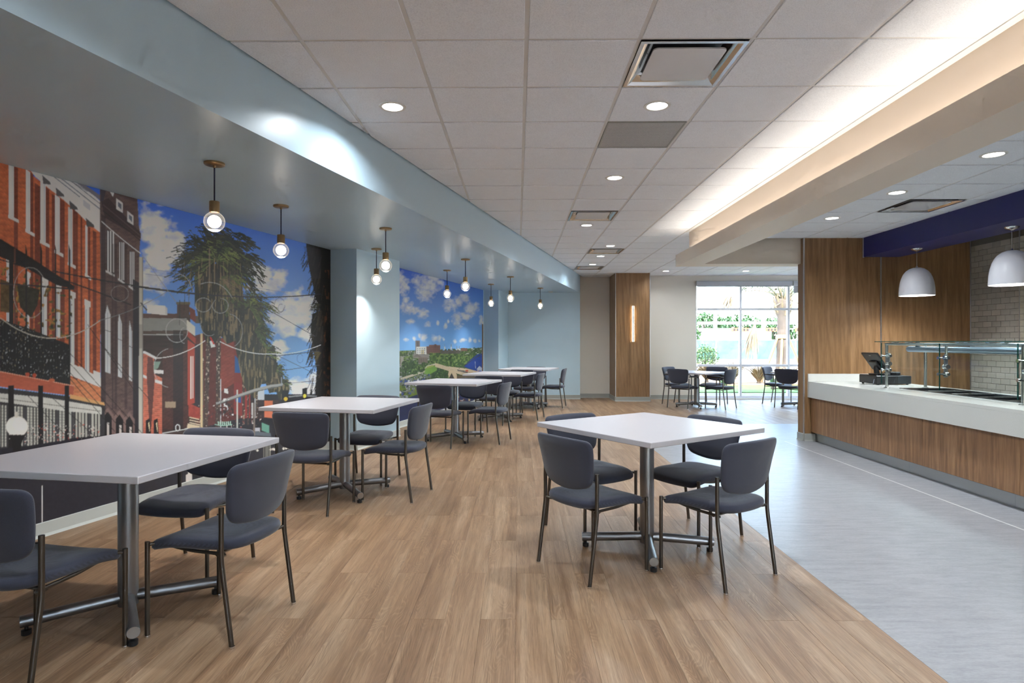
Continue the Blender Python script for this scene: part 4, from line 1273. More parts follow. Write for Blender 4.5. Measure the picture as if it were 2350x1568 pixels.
    def build(self, name, mat, gain, grey=0.07):
        h, w = self.shape
        c3 = self.C.reshape(h, w, 3)            # ink spreads a little
        for ax in (0, 1):
            q3 = c3.copy(); sl = [slice(None)]*3; a_ = list(sl); b_ = list(sl); c_ = list(sl)
            a_[ax] = slice(0,-2); b_[ax] = slice(1,-1); c_[ax] = slice(2,None)
            q3[tuple(b_)] = 0.22*c3[tuple(a_)] + 0.56*c3[tuple(b_)] + 0.22*c3[tuple(c_)]; c3 = q3
        self.C = c3.reshape(-1, 3)
        U, Z = np.meshgrid(self.us, self.zs)
        wx = OX + U*math.sin(A15) + 0.004*math.cos(A15); wy = OY + U*math.cos(A15) - 0.004*math.sin(A15)
        co = np.stack([wx.ravel(), wy.ravel(), Z.ravel()], 1).astype(np.float32)
        i = np.arange(h*w).reshape(h, w)
        # zs runs upwards; faces look into the room
        q = np.stack([i[:-1,:-1], i[:-1,1:], i[1:,1:], i[1:,:-1]], -1).reshape(-1,4)[:, ::-1] if False else np.stack([i[:-1,:-1], i[:-1,1:], i[1:,1:], i[1:,:-1]], -1).reshape(-1,4)
        me = bpy.data.meshes.new(name)
        me.vertices.add(h*w); me.vertices.foreach_set('co', co.ravel())
        nf = q.shape[0]
        me.loops.add(nf*4); me.loops.foreach_set('vertex_index', q.astype(np.int32).ravel())
        me.polygons.add(nf); me.polygons.foreach_set('loop_start', (np.arange(nf)*4).astype(np.int32))
        me.update(calc_edges=True)
        ca = me.color_attributes.new('print', 'FLOAT_COLOR', 'POINT')
        rgba = np.ones((h*w,4), np.float32); g_ = self.C.mean(1, keepdims=True); rgba[:,:3] = np.clip((self.C*(1-grey)+g_*grey)*gain + 0.008, 0, 0.94)
        ca.data.foreach_set('color', rgba.ravel())
        me.materials.append(mat)
        return link(name, me)

def print_material():
    t = NT('wall_print'); a = t.node('ShaderNodeAttribute', attribute_name='print')
    n = t.noise(t.coords((1,1,1)), 500, 2)
    t.set(Base_Color=a.outputs['Color'], Roughness=0.42); t.p.inputs['Specular IOR Level'].default_value = 0.35
    t.bump(n, 0.05, 0.0005)
    return t.m
M['print'] = print_material()
MURAL_GAIN = 1.55

# columns spaced evenly in image pixel x, coarser beyond the left image edge
def u_of_x(x):
    t = (x-1175)/FPX
    c, s = math.cos(-CAM_YAW), math.sin(-CAM_YAW)
    # (wx*c - wy*s) = t*(wx*s + wy*c)
    ax, ay = c - t*s, -s - t*c
    return -(OX*ax + OY*ay)/(math.sin(A15)*ax + math.cos(A15)*ay)
xs1 = np.concatenate([np.linspace(-760, -8, 110, endpoint=False), np.linspace(-8, 760.3, 760)])
us1 = np.array([u_of_x(x) for x in xs1]); us1 = us1[us1 > -1.245]
zs1 = np.linspace(0.10, SOFFIT-0.002, 640)
P = Print(us1, zs1)
X, Y = P.X, P.Y
# --- sky
t = np.clip((Y-420)/520, 0, 1)[:,None]
P.C[:] = lin((36,92,200))*(1-t)**1.3 + lin((112,162,224))*(1-(1-t)**1.3)
P.cloud([(352,520,44,60),(372,590,55,62),(345,640,40,40),(400,560,26,52)], seed=4, c=(206,210,218))
P.cloud([(598,632,42,30),(640,640,26,34),(575,615,20,18),(610,660,50,20)], seed=8)
P.cloud([(690,710,46,44),(650,740,40,36),(712,770,30,26),(640,700,26,20)], seed=12)
P.cloud([(640,800,22,22),(628,822,18,18)], seed=15); P.cloud([(700,890,40,22),(665,880,24,14),(725,870,20,16)], seed=18)
P.cloud([(345,700,28,14)], seed=21, soft=0.6)
# --- street level background, dark
P.poly([(318,905),(745,905),(745,1300),(-900,1500),(-900,1000),(318,960)], (38,36,44), var=0.25, sx=14, sy=14, seed=2)
# --- terrace of distant red brick fronts behind the palms
P.poly([(447,770),(470,764),(505,776),(552,776),(552,960),(447,985)], (86,42,40), var=0.35, sx=4, sy=6, seed=31)
i_ = P.poly([(505,776),(536,776),(536,880),(505,900)], (124,52,44)); P.bricks(i_, (110,46,40), (140,64,54), (150,96,84), 3.2, 0.05, 4, amt=0.35)
P.poly([(536,796),(556,812),(556,905),(536,900)], (120,50,44)); P.poly([(538,815),(552,832),(555,856),(538,856)], (34,84,146))
P.poly([(536,876),(574,890),(574,960),(536,950)], (126,48,46)); P.poly([(540,905),(552,908),(552,925),(540,922)], (34,84,150))
P.poly([(560,905),(574,908),(574,960),(560,960)], (140,48,46))
P.rect(590,888,606,918,(176,184,194)); P.rect(574,918,640,960,(52,40,42), var=0.3)
P.poly([(606,920),(625,920),(625,960),(606,958)], (190,104,70))
# --- grey and brown building
P.poly([(322,722),(436,722),(436,745),(447,760),(447,1000),(322,1000)], (58,44,42), var=0.3, sx=20, sy=5, seed=6)
P.poly([(405,696),(434,696),(434,728),(405,728)], (74,54,48), var=0.2); P.rect(403,693,436,699,(96,86,72))
P.poly([(433,704),(447,712),(449,742),(436,732)], (110,54,46)); P.rect(448,725,462,742,(92,74,62))
P.rect(324,720,405,730,(86,62,56)); P.quad(324,428,730,731,760,758,(132,133,130), var=0.10, sx=14, sy=10)
P.poly([(428,734),(447,750),(447,772),(428,758)], (206,202,194)); P.rect(324,767,420,769.5,(170,172,172)); P.rect(324,760,430,766,(84,70,62))
P.poly([(429,758),(448,776),(448,790),(429,772)], (150,62,48))
P.poly([(337,700),(378,702),(383,708),(383,724),(337,719)], (212,214,216)); P.poly([(378,702),(383,708),(383,724),(378,722)], (186,188,192))
i_ = P.rect(372,800,432,985,(66,46,44)); P.bricks(i_, (56,40,40), (84,54,50), (90,66,60), 3.4, 0.02, 4, amt=0.35)
P.rect(396,760,420,990,(34,32,38), a=0.7); P.rect(378,922,402,936,(150,132,112))
i_ = P.poly([(430,780),(447,792),(447,925),(430,930)], (160,66,54)); P.rect(436,818,438.6,916,(206,200,196)); P.rect(441,818,443.2,914,(206,200,196)); P.rect(446,790,460,965,(40,40,50), a=0.9)
P.poly([(432,925),(460,938),(460,965),(432,955)], (150,60,52), var=0.3); 
for k in range(4): P.line([(434,958+k*6),(470,966+k*6)], 2.2, (206,190,164))
P.poly([(430,972),(458,978),(455,988),(428,984)], (196,182,156))
# small brick house
i_ = P.poly([(324,812),(338,812),(352,820),(355,860),(371,868),(371,1005),(324,1005)], (176,88,70)); P.bricks(i_, (160,72,56), (194,108,84), (206,160,140), 4.6, 0.10, 6, amt=0.5)
P.poly([(338,818),(350,822),(354,870),(346,985),(342,985),(336,860)], (58,42,46), a=0.85); P.poly([(352,830),(368,830),(362,845),(352,850)], (120,146,136))
P.poly([(322,805),(332,806),(358,820),(358,826),(332,812),(322,811)], (214,216,220)); P.poly([(353,849),(374,850),(374,858),(353,857)], (212,214,218)); P.poly([(355,871),(371,876),(371,883),(355,878)], (210,212,216)); P.poly([(324,858),(336,864),(336,870),(324,865)], (210,212,216))
for a_ in (334,352): P.poly([(a_,965),(a_+9,960),(a_+12,1000),(a_,1000)], (34,30,34)); P.poly([(a_+5,972),(a_+8,968),(a_+9,995)], (210,196,160))
# --- orange brick terrace on the left
TOP = 300
i_ = P.poly([(-900,TOP),(60,TOP),(75,404),(110,430),(145,458),(180,490),(206,516),(229,533),(229,890),(-900,800)], (182,92,52))
P.bricks(i_, (164,76,42), (204,112,66), (150,84,58), 4.4, 0.55, 8, amt=0.55, yv=-0.0013)
def pier(x0, x1, y0, y1, c=(112,50,36), a=0.75):
    j = P.poly([(x0,y0),(x1,y0+(x1-x0)*0.7),(x1,y1+(x1-x0)*0.35),(x0,y1)], c, a=0.0)
    if j.size:
        P.bricks(j, (100,46,34), (134,66,48), (84,40,32), 4.4, 0.35, 5, amt=0.6)
for (x0,x1,y0,y1) in ((31,40,380,890),(68,76,395,890),(79,92,420,890),(104,112,430,890),(118,125,445,890),(136,147,455,890),(167,178,480,890),(184,188,490,890),(201,206,520,890),(212,220,528,890),(-60,-44,330,860),(-130,-110,300,850),(-220,-190,300,850)): pier(x0,x1,y0,y1)
def sash(x0, x1, y0, y1, sill, d=0.75, c=(206,210,216)):
    w = x1-x0
    P.poly([(x0,y0),(x1,y0+w*d),(x1,y1+w*d),(x0,y1)], c, var=0.06)
    P.poly([(x0+w*0.62,y0+w*0.7),(x0+w*0.78,y0+w*0.8),(x0+w*0.78,y1+w*0.5),(x0+w*0.62,y1+w*0.4)], (150,160,172), a=0.6)
    P.poly([(x0-1,y1-1),(x0-1,y1+6),(x1+sill,y1+12+sill*0.55),(x1+sill,y1+5+sill*0.55)], (220,222,224))
for (x0,x1,y0,y1,s_) in ((19,31,360,494,11),(58,68,388,526,11),(92,104,414,552,9),(125,136,446,574,8),(155,166,474,602,7),(194.5,200.5,516,628,8),(-40,-22,330,462,12),(-120,-95,290,420,14),(-230,-195,260,380,16)): sash(x0,x1,y0,y1,s_)
for (x0,x1,y0,y1) in ((159,170,666,840),(194,204,686,866),(127,137,650,772),(96,107,636,770),(58,66,620,760),(14,24,590,740),(-60,-40,560,720)): 
    P.poly([(x0,y0),(x1,y0+6),(x1,y1+4),(x0,y1)], (200,204,210), var=0.05); P.poly([(x0-1,y0),(x1+3,y0+7),(x1+3,y0+20),(x0-1,y0+14)], (212,212,212)); P.rect(x0+2,y0+24,x0+4,y1,(120,126,138),a=0.6)
# white cornice
cor = [(55,372),(95,399),(150,408),(174,418),(206,440),(229,462),(235,497),(228,533),(204,515),(178,489),(145,459),(108,430),(80,406)]
P.poly(cor, (206,209,214), var=0.05)
P.poly([(95,399),(135,399),(200,437),(200,441),(150,410)], (150,152,160)); P.line([(118,402),(182,452)], 2.0, (108,112,122)); P.line([(140,410),(231,482)], 2.4, (120,124,134)); P.line([(150,406),(229,468)], 1.6, (90,92,100))
P.poly([(172,418),(232,462),(234,452),(176,412)], (110,112,128)); P.poly([(190,458),(206,470),(206,484),(190,472)], (178,182,190))
for (x,y) in ((96,408),(127,436),(158,466),(196,506)): P.poly([(x,y-6),(x+18,y+10),(x+20,y+16),(x+2,y+14)], (84,82,86))
P.poly([(160,832),(231,868),(231,890),(160,862)], (206,206,206)); P.poly([(180,840),(192,846),(192,870),(180,864)], (214,214,214)); P.poly([(213,850),(229,856),(229,882),(213,876)], (214,214,214))
i_ = P.poly([(160,866),(231,890),(231,940),(160,915)], (196,122,80)); P.bricks(i_, (182,104,64), (206,136,92), (170,110,80), 3.6, 0.3, 5, amt=0.4)
# --- purple brown brick building
i_ = P.poly([(228,380),(330,420),(314,452),(318,520),(322,540),(319,575),(319,1000),(231,1000)], (86,66,66)); P.bricks(i_, (66,50,52), (104,82,80), (134,116,112), 3.6, 0.62, 4, amt=0.42, yv=-0.0012)
P.poly([(231,462),(248,455),(322,535),(322,548),(240,500)], (56,44,48), a=0.9); P.line([(236,470),(320,540)], 2.2, (92,74,74)); P.line([(236,484),(321,552)], 1.8, (40,34,40)); P.poly([(231,490),(242,498),(242,1000),(231,1000)], (48,40,46), a=0.75)
P.poly([(228,420),(245,428),(236,462),(231,462)], (60,56,66)); P.poly([(246,430),(262,440),(258,452)], (214,214,218))
for (x0,x1,y0,y1) in ((266,281,455,480),(291,305,484,508)): P.poly([(x0,y0),(x1,y0+11),(x1,y1+9),(x0,y1)], (208,210,214)); P.poly([(x0+4,y0+8),(x1-3,y0+14),(x1-3,y1+2),(x0+4,y1-6)], (96,104,120))
for (x0,x1,y0,y1) in ((244,262,526,622),(272,285,552,640),(296,308,574,656)):
    P.poly([(x0,y0),(x1,y0+9),(x1,y1+9),(x0,y1)], (58,52,60))
    for q in (0.08,0.42,0.74): P.poly([(x0+(x1-x0)*q,y0+3),(x0+(x1-x0)*(q+0.17),y0+5),(x0+(x1-x0)*(q+0.17),y1+4),(x0+(x1-x0)*q,y1+2)], (206,208,212))
    P.poly([(x0-2,y1-2),(x1+1,y1+9),(x1+1,y1+14),(x0-2,y1+3)], (190,190,194))
for (x0,x1,y0,y1) in ((241,253,700,854),(270,279,720,864),(295,302,736,872)):
    P.poly([(x0,y0+20),((x0+x1)/2-2,y0),(x1,y0+24),(x1,y1+4),(x0,y1)], (196,200,206)); P.rect(x0+4.5,y0+18,x0+6,y1,(120,126,140),a=0.7); P.line([(x0,y0+58),(x1,y0+62)], 1.6, (110,112,122))
for (x0,x1) in ((262,268),(285,291),(256,260)): P.rect(x0,560,x1,940,(52,42,46),a=0.6)
P.poly([(304,640),(319,650),(319,1000),(304,1000)], (36,33,42), a=0.92)
for (x0,x1,y0) in ((237,256,950),(265,282,956),(288,304,960)):
    P.poly([(x0-4,1000),(x0-4,y0),((x0+x1)/2,y0-14),(x1+4,y0+2),(x1+4,1000)], (128,104,100), a=0.7)
    P.poly([(x0,1000),(x0,y0+6),((x0+x1)/2,y0-5),(x1,y0+8),(x1,1000)], (30,26,30)); P.rect(x0+8,y0+20,x0+13,1000,(188,182,178))
# utility pole
P.poly([(318.5,590),(327.5,590),(327,1000),(317.5,1000)], (178,176,168)); P.rect(325.5,590,327.5,1000,(120,116,112)); P.rect(318,745,327,800,(120,114,110), a=0.5)
P.line([(322,695),(336,712)], 3, (60,60,66))
# --- balcony on the left
P.poly([(-900,380),(0,548),(60,585),(170,657),(170,664),(130,655),(60,616),(0,590),(-900,520)], (34,31,34), var=0.3)
P.speckle([(0,600),(165,680),(165,790),(0,740)], [(70,74,44),(150,110,50),(96,80,44),(44,50,36)], 0.30, 7, 7, 41)
P.poly([(0,640),(24,650),(30,720),(0,715)], (84,66,40), var=0.6, sx=5, sy=5); P.poly([(38,650),(90,665),(85,700),(70,730),(45,705)], (48,46,38), var=0.6, sx=5, sy=5)
for (x0,x1) in ((20,30),(57,61),(92,95.5),(125,128.5),(156.5,160.5),(-60,-46),(-140,-122)): P.poly([(x0,560),(x1,575),(x1,900),(x0,890)], (36,33,36))
P.rect(31,570,35,862,(96,62,54))
P.line([(-60,645),(168,664)], 3.4, (44,40,44)); P.line([(0,652),(60,655)], 2, (60,56,58))
i_ = P.poly([(-900,600),(0,733),(60,752),(160,792),(160,884),(0,858),(-900,760)], (32,31,34)); P.speckle([(-900,600),(0,736),(60,755),(158,794),(158,876),(0,850),(-900,740)], [(150,152,156),(86,88,90),(120,110,90)], 0.20, 2.6, 3.4, 51)
for k in range(22): P.rect(2+k*7.2,738+k*2.6,3.4+k*7.2,866+k*1.0,(24,23,26))
P.poly([(-900,700),(0,853),(169,887),(167,909),(0,888),(-900,760)], (172,86,62), var=0.16, sx=8, sy=4, seed=44)
P.line([(0,853),(169,886)], 1.8, (206,150,128)); P.disc(62,860,5,5,(170,72,44)); P.disc(78,862,4.5,5,(180,70,40)); P.disc(118,873,7,4,(178,92,60))
# shop front below the balcony
P.poly([(-900,780),(0,890),(168,911),(240,925),(240,1012),(0,1040),(-900,1120)], (52,50,54), var=0.2)
for k in range(34):
    x = -20+k*7.4
    if x < 226: P.quad(x, x+4.6, 930+x*0.07, 930+(x+4.6)*0.07, 1026-x*0.05, 1026-(x+4.6)*0.05, (186,186,178) if (k % 5) else (70,70,74), a=0.8)
for k in range(12): P.line([(-20,936+k*7.2),(150,946+k*6.2)], 1.3, (60,58,60), 0.65)
P.poly([(-900,780),(0,903),(100,912),(232,934),(232,951),(150,944),(0,922),(-900,830)], (190,190,186), var=0.1); P.line([(0,914),(230,944)], 1.6, (110,104,100)); P.poly([(160,905),(238,924),(240,931),(160,915)], (196,150,96))
for (x0,x1) in ((18,31),(87,98),(147,157),(-70,-54),(-150,-128)): P.rect(x0,885,x1,1045,(32,29,32))
P.poly([(-900,1000),(0,1030),(60,1024),(180,1004),(240,1000),(330,995),(330,1300),(-900,1700)], (34,33,42), var=0.15)
P.speckle([(20,970),(230,975),(230,1005),(20,1022)], [(190,70,50),(200,196,190),(60,60,70)], 0.22, 3, 3, 61, 0.8)
# guy wires
for (a_,b_) in (((60,745),(300,1010)),((150,800),(330,1000)),((160,835),(320,1010)),((160,870),(262,990)),((60,905),(150,1000)),((110,905),(215,1000)),((200,745),(310,900)),((240,800),(345,920))): P.line([a_,b_], 1.5, (36,32,34), 0.9)
# globe street lamp
P.disc(38,979,25.5,23.5,(210,204,200)); P.disc(44,974,15,14,(226,222,218)); P.rect(33,945,40,958,(190,184,176)); P.poly([(18,998),(58,998),(50,1012),(44,1040),(30,1040),(26,1012)], (26,24,26))
# --- palms down the street
DK = [(40,44,40),(52,56,46),(34,38,36),(62,66,50)]; GR = [(86,98,58),(112,124,70),(70,84,50)]; BR = [(112,98,74),(136,120,92),(90,78,62)]
def trunk(x0, x1, y0, y1, tilt=0.0):
    i__ = P.poly([(x0,y0),(x1,y0),(x1+tilt,y1),(x0+tilt,y1)], (70,56,52), var=0.4, sx=3, sy=3, seed=int(x0))
    P.speckle([(x0,y0),(x1,y0),(x1+tilt,y1),(x0+tilt,y1)], [(150,128,110),(40,34,36),(176,160,146)], 0.28, 2.4, 3.6, int(x0)+3)
for a_ in ((474,484,735,985,-8),(497,507,740,990,-4),(555,561,810,975,0),(566,571,830,975,0),(462,467,820,985,-4),(586,591,880,960,0)): trunk(*a_)
P.rect(459,765,464,985,(196,178,140)); P.rect(464,850,466,985,(90,80,70)); P.rect(504.5,870,507,985,(190,190,196)); P.rect(542.5,895,545.5,985,(190,196,190)); P.rect(577,925,579.5,960,(196,196,196)); P.rect(583.5,868,586,960,(186,186,190))
def skirt(pts, seed, dark=(54,54,46), lite=BR):
    i__ = P.poly(pts, dark, var=0.45, sx=5, sy=22, seed=seed)
    x, y = X[i__], Y[i__]
    n = P.noise(3.0, 26, seed+1, i__, 2); n2 = P.noise(30, 40, seed+2, i__, 2)
    hit = n > 0.62
    P.put(i__[hit], lin(np.array(lite))[np.minimum((n2[hit]*3).astype(int),2)], 0.75)
# far row
for (cx,cy,r,s_) in ((648,880,16,5),(628,850,22,4),(606,812,30,3)):
    skirt([(cx-r,cy-r*0.4),(cx+r*0.8,cy-r*0.6),(cx+r,cy+r),(cx+r*0.6,cy+r*2.2),(cx-r*0.5,cy+r*2.4),(cx-r,cy+r)], s_*10)
    P.fronds(cx, cy, 26, r*0.7, r*1.3, -30, 200, 0.25, DK+GR, 2.0, seed=s_)
# second palm
skirt([(548,690),(590,690),(606,740),(612,800),(600,880),(585,915),(565,900),(552,860),(540,800),(540,730)], 70)
P.fronds(572, 705, 70, 26, 58, -55, 215, 0.22, DK+GR, 3.0, seed=21)
P.fronds(585, 760, 40, 20, 42, -60, 60, 0.3, GR+DK, 2.4, seed=22)
# tall palm
skirt([(446,610),(540,600),(556,660),(562,720),(545,780),(520,790),(505,770),(485,800),(470,780),(455,735),(446,690)], 90, (46,46,42))
P.fronds(492, 590, 150, 55, 104, -35, 215, 0.26, DK, 5.5, seed=31, spread=0.30)
P.fronds(494, 600, 60, 50, 84, -40, 220, 0.45, DK+GR, 4.0, seed=32, spread=0.30)
P.fronds(505, 640, 34, 26, 62, -80, 40, 0.5, GR+BR, 3.0, seed=33, spread=0.3)
P.fronds(440, 590, 26, 30, 46, 120, 230, 0.7, DK, 2.4, seed=34, spread=0.5)
for k in range(90):
    x0 = random.uniform(410, 560); y0 = random.uniform(590, 690); P.line([(x0,y0),(x0+random.uniform(-3,3), y0+random.uniform(18,60))], random.uniform(0.8,1.8), random.choice(DK+BR))
P.rect(478,570,481,660,(150,132,112), a=0.6)
# near palm at the right edge
NP = [(692,540),(700,545),(706,600),(716,650),(726,690),(735,715),(716,720),(712,760),(718,800),(726,850),(722,905),(726,960),(765,960),(765,540)]
P.poly(NP, (30,27,26), var=0.4, sx=4, sy=20, seed=77)
i_ = P.poly([(730,540),(765,540),(765,1300),(738,1300),(736,800)], (16,14,14), var=0.3); P.speckle([(742,620),(762,620),(762,1000),(742,1000)], [(96,58,30),(60,38,24),(20,18,18)], 0.30, 2.6, 9, 78)
for k in range(150):
    x0 = random.uniform(696, 742); y0 = random.uniform(545, 940)
    if y0 < 720: x0 = max(x0, 690+(y0-545)*0.27)
    else: x0 = max(x0, 712+random.uniform(0,8))
    P.line([(x0,y0),(x0-random.uniform(2,12), y0+random.uniform(10,40))], random.uniform(0.9,2.0), random.choice([(34,32,30),(48,46,42),(26,24,24),(70,62,48)]))
P.fronds(735, 700, 20, 14, 26, 140, 240, 0.4, [(36,38,34),(60,64,46)], 2, seed=41); P.fronds(735, 810, 16, 10, 20, 130, 240, 0.4, [(36,34,30),(90,80,50)], 2, seed=42)
P.poly([(696,565),(735,572),(735,640),(715,640)], (58,58,64), a=0.35)
# --- wires, light garlands, signals
P.curve((-20,590),(300,700),-4,3.0,(38,36,40)); P.curve((120,622),(460,676),4,3.0,(40,40,46)); P.curve((300,656),(600,682),6,2.8,(44,44,52)); P.curve((560,682),(735,675),3,2.4,(44,44,52))
P.curve((0,730),(230,735),44,2.0,(176,170,160)); P.curve((225,736),(385,668),8,1.4,(120,122,128)); P.curve((232,508),(322,582),2,1.8,(204,206,210)); P.line([(325,585),(402,692)], 1.2, (130,136,146))
P.curve((355,822),(470,782),10,1.8,(206,206,206)); P.curve((504,784),(630,812),10,1.8,(206,206,206)); P.line([(595,700),(722,772)], 1.5, (66,70,80)); P.curve((610,812),(735,792),8,1.2,(200,206,214)); P.line([(610,820),(732,806)], 1.6, (60,64,74)); P.line([(640,852),(732,838)], 1.4, (70,76,90)); P.line([(640,818),(730,862)], 1.2, (70,76,90)); P.line([(660,880),(728,874)], 1.1, (80,86,100)); P.line([(330,615),(412,628)], 1.0, (116,130,160)); P.line([(330,628),(412,640)], 1.0, (116,130,160)); P.line([(580,660),(660,672)], 1.0, (120,136,166))
for (cx,cy,rx,ry,a0,a1,w,c) in ((68,672,38,58,0,350,1.8,(176,172,168)),(274,674,20,18,0,360,1.6,(150,146,150)),(405,759,25,27,0,360,2.0,(186,186,186)),(392,845,40,45,100,260,1.6,(186,186,186)),(422,770,10,18,90,270,1.4,(186,186,186)),(466,700,18,16,0,330,1.6,(176,176,176)),(505,702,18,17,-90,230,1.6,(176,176,176)),(480,720,60,72,250,330,1.8,(190,190,190)),(520,760,36,40,-80,60,1.6,(176,176,176)),(641,701,12,17,0,330,1.5,(60,62,70)),(644,707,6,9,0,300,1.2,(60,62,70)),(648,846,9,15,0,340,1.2,(60,66,80)),(688,823,7,10,0,330,1.2,(60,66,80)),(480,745,20,26,60,200,1.4,(176,176,176)),(410,700,36,70,255,335,1.6,(190,190,196))): P.ellipse(cx,cy,rx,ry,w*0.8,c,a0,a1,0.6)
P.line([(496,927),(530,914),(583,896),(622,886),(648,883)], 6.0, (150,152,152)); P.line([(496,929),(585,899),(648,885.5)], 2.0, (96,98,100)); P.line([(660,911),(692,908),(726,910)], 3.2, (130,134,140)); P.rect(644,866,646.4,885,(140,146,156))
P.rect(646,896,662,930,(32,32,38)); P.disc(655,916,4.2,4.6,(226,184,58)); P.poly([(693,892),(704,890),(704,916),(693,916)], (22,22,26)); P.disc(698.5,909,3.6,4.6,(230,204,60))
P.poly([(514,892),(522,893),(523,904),(514,901)], (210,214,218)); P.poly([(480,783),(488,782),(494,796),(484,798)], (200,204,206)); P.line([(482,774),(490,790)], 3, (200,40,44))
# signs and small lights low in the street
P.speckle([(500,915),(535,915),(535,955),(500,955)], [(220,220,226),(60,40,44),(40,36,40)], 0.4, 3.4, 4, 81)
P.speckle([(455,930),(600,930),(600,1000),(455,1000)], [(206,200,196),(130,54,48),(60,50,54),(96,80,74)], 0.22, 2.6, 4.5, 82, 0.9)
for k in range(7): P.line([(500+k*4.6,968),(501+k*4.6,976)], 2.2, (170,206,190)); 
P.curve((492,974),(532,974),3,1.6,(150,190,176)); P.poly([(600,970),(617,977),(617,995),(600,988)], (96,152,136)); P.poly([(583,990),(620,994),(622,1002),(582,1000)], (92,100,110)); P.rect(585,982,596,990,(176,180,190))
P.poly([(606,946),(622,946),(622,958),(606,958)], (196,110,80)); P.rect(581,925,585,1000,(120,110,104))
for (x,y) in ((585,1030),(590,1034),(620,1032),(626,1031),(630,1032),(650,1030),(656,1029),(662,1028),(667,1029),(672,1029),(680,1030)): P.disc(x,y,2.6,2.8,(214,206,198))
for k in range(5): P.rect(604+k*3.6,1020,605.4+k*3.6,1056,(150,150,140))
P.poly([(426,1090),(440,1084),(440,1112),(426,1118)], (196,190,186)); P.rect(431,1080,435,1092,(200,196,190))
P.line([(96,1115),(96,1200)], 2.2, (206,206,206)); P.line([(430,984),(372,995)], 2.2, (190,196,196)); P.ellipse(407,982,5,7,2,(196,200,200))
mural = P.build('wall_mural', M['print'], MURAL_GAIN)
tag(mural, 'street scene wall mural of brick buildings and tall palms', 'mural')

# --- second sheet: the skyline
xs2 = np.linspace(915, 1108.6, 300)
us2 = np.array([u_of_x(x) for x in xs2]); us2 = us2[(us2 > 5.25) & (us2 < 10.457)]
Q = Print(us2, np.linspace(0.10, SOFFIT-0.002, 420))
X, Y = Q.X, Q.Y
t = np.clip((Y-600)/205, 0, 1)[:,None]
Q.C[:] = lin((20,80,204))*(1-t)**1.2 + lin((120,178,236))*(1-(1-t)**1.2)
CL = dict(c=(222,224,228), shade=(170,180,196))
for s_, bl_ in enumerate([[(926,655,14,26),(920,640,10,18)], [(955,645,12,16)], [(985,652,28,26),(975,672,24,20),(1000,640,14,14),(1008,648,12,10)], [(935,705,18,14),(950,712,18,12),(972,720,18,13),(932,690,8,10)], [(943,738,12,7)], [(982,744,9,7)],
        [(1035,700,18,18),(1052,690,14,14),(1065,684,14,12)], [(1080,710,18,20),(1050,735,14,18),(1070,726,16,12),(1092,702,9,10)], [(1005,742,4,7)], [(1022,748,5,10),(1028,738,3,6)], [(1104,735,5,14)], [(930,779,8,5),(950,778,5,6)], [(972,776,10,9),(962,772,4,7)], [(998,777,9,9),(1008,778,5,7)], [(1018,779,4,5)], [(1062,781,8,5)], [(1078,780,6,7),(1088,782,5,6)], [(1100,784,4,4)], [(1044,783,5,5)]]):
    Q.cloud([(a_+0.0, b_+0.0, c_*1.08, d_*1.08) for a_, b_, c_, d_ in bl_], seed=100+s_*3, soft=0.55, nz=(7,6), **CL)
# land
Q.poly([(900,806),(960,804),(1030,806),(1120,796),(1120,960),(900,1100)], (62,86,44), var=0.55, sx=5, sy=4, seed=201)
Q.speckle([(900,806),(1120,798),(1120,835),(900,842)], [(34,56,30),(84,112,52),(110,130,70),(46,70,36)], 0.5, 3, 3, 203)
Q.speckle([(915,806),(985,806),(985,870),(915,870)], [(176,178,176),(52,74,50),(130,130,126),(60,84,56)], 0.38, 3.0, 3.2, 204)
Q.poly([(985,812),(1060,812),(1075,830),(1050,845),(1010,838),(985,830)], (64,92,42), var=0.5, sx=4, sy=3, seed=205)
Q.speckle([(985,810),(1062,810),(1075,832),(1045,846),(985,834)], [(40,64,32),(96,124,56),(120,140,72)], 0.5, 2.6, 2.6, 206)
Q.speckle([(1030,802),(1108,796),(1108,812),(1060,815)], [(206,206,200),(120,116,96),(60,80,46)], 0.3, 2.6, 2, 207)
# buildings
Q.rect(953,782,963,812,(120,112,112)); Q.rect(957,784,960,812,(92,86,90)); Q.rect(955,796,979,818,(206,206,202)); Q.rect(966,803,972,815,(190,176,130))
for k in range(4):
    for r_ in range(4): Q.rect(957+k*5.2,799+r_*4.4,959.4+k*5.2,801.6+r_*4.4,(120,130,140))
Q.rect(984,792,1010,810,(126,84,76)); Q.rect(978,795,986,812,(110,78,72)); Q.rect(996,790,1001,796,(110,74,70))
for k in range(6):
    for r_ in range(3): Q.rect(986+k*4,796+r_*4.4,988+k*4,798.4+r_*4.4,(84,66,66))
Q.rect(1058,799,1072,806,(120,84,72)); Q.rect(948,813,984,822,(130,126,120)); Q.poly([(946,820),(956,812),(968,820)], (112,104,100)); Q.rect(960,820,981,834,(126,112,104)); Q.rect(918,818,926,840,(150,144,136))
for k in range(5): Q.rect(962+k*4,822,963.6+k*4,834,(90,80,76))
for (x,y) in ((1020,790),(1035,790),(1048,795),(1054,795)): Q.line([(x,y),(x,808)], 0.9, (150,150,150)); Q.rect(x-1.2,y+6,x+1.2,y+13,(206,206,206))
Q.rect(1012,804,1056,812,(92,84,78), var=0.3)
# river
Q.poly([(1118,808),(1094,814),(1080,826),(1063,841),(1075,846),(1092,852),(1120,858)], (24,62,150), var=0.2, sx=12, sy=3, seed=208)
Q.line([(1106,812),(1084,826),(1064,841)], 1.4, (70,66,50)); Q.line([(1090,830),(1091,846)], 0.9, (190,196,206)); Q.poly([(1093,848),(1100,840),(1107,846),(1106,852)], (206,210,214), a=0.7)
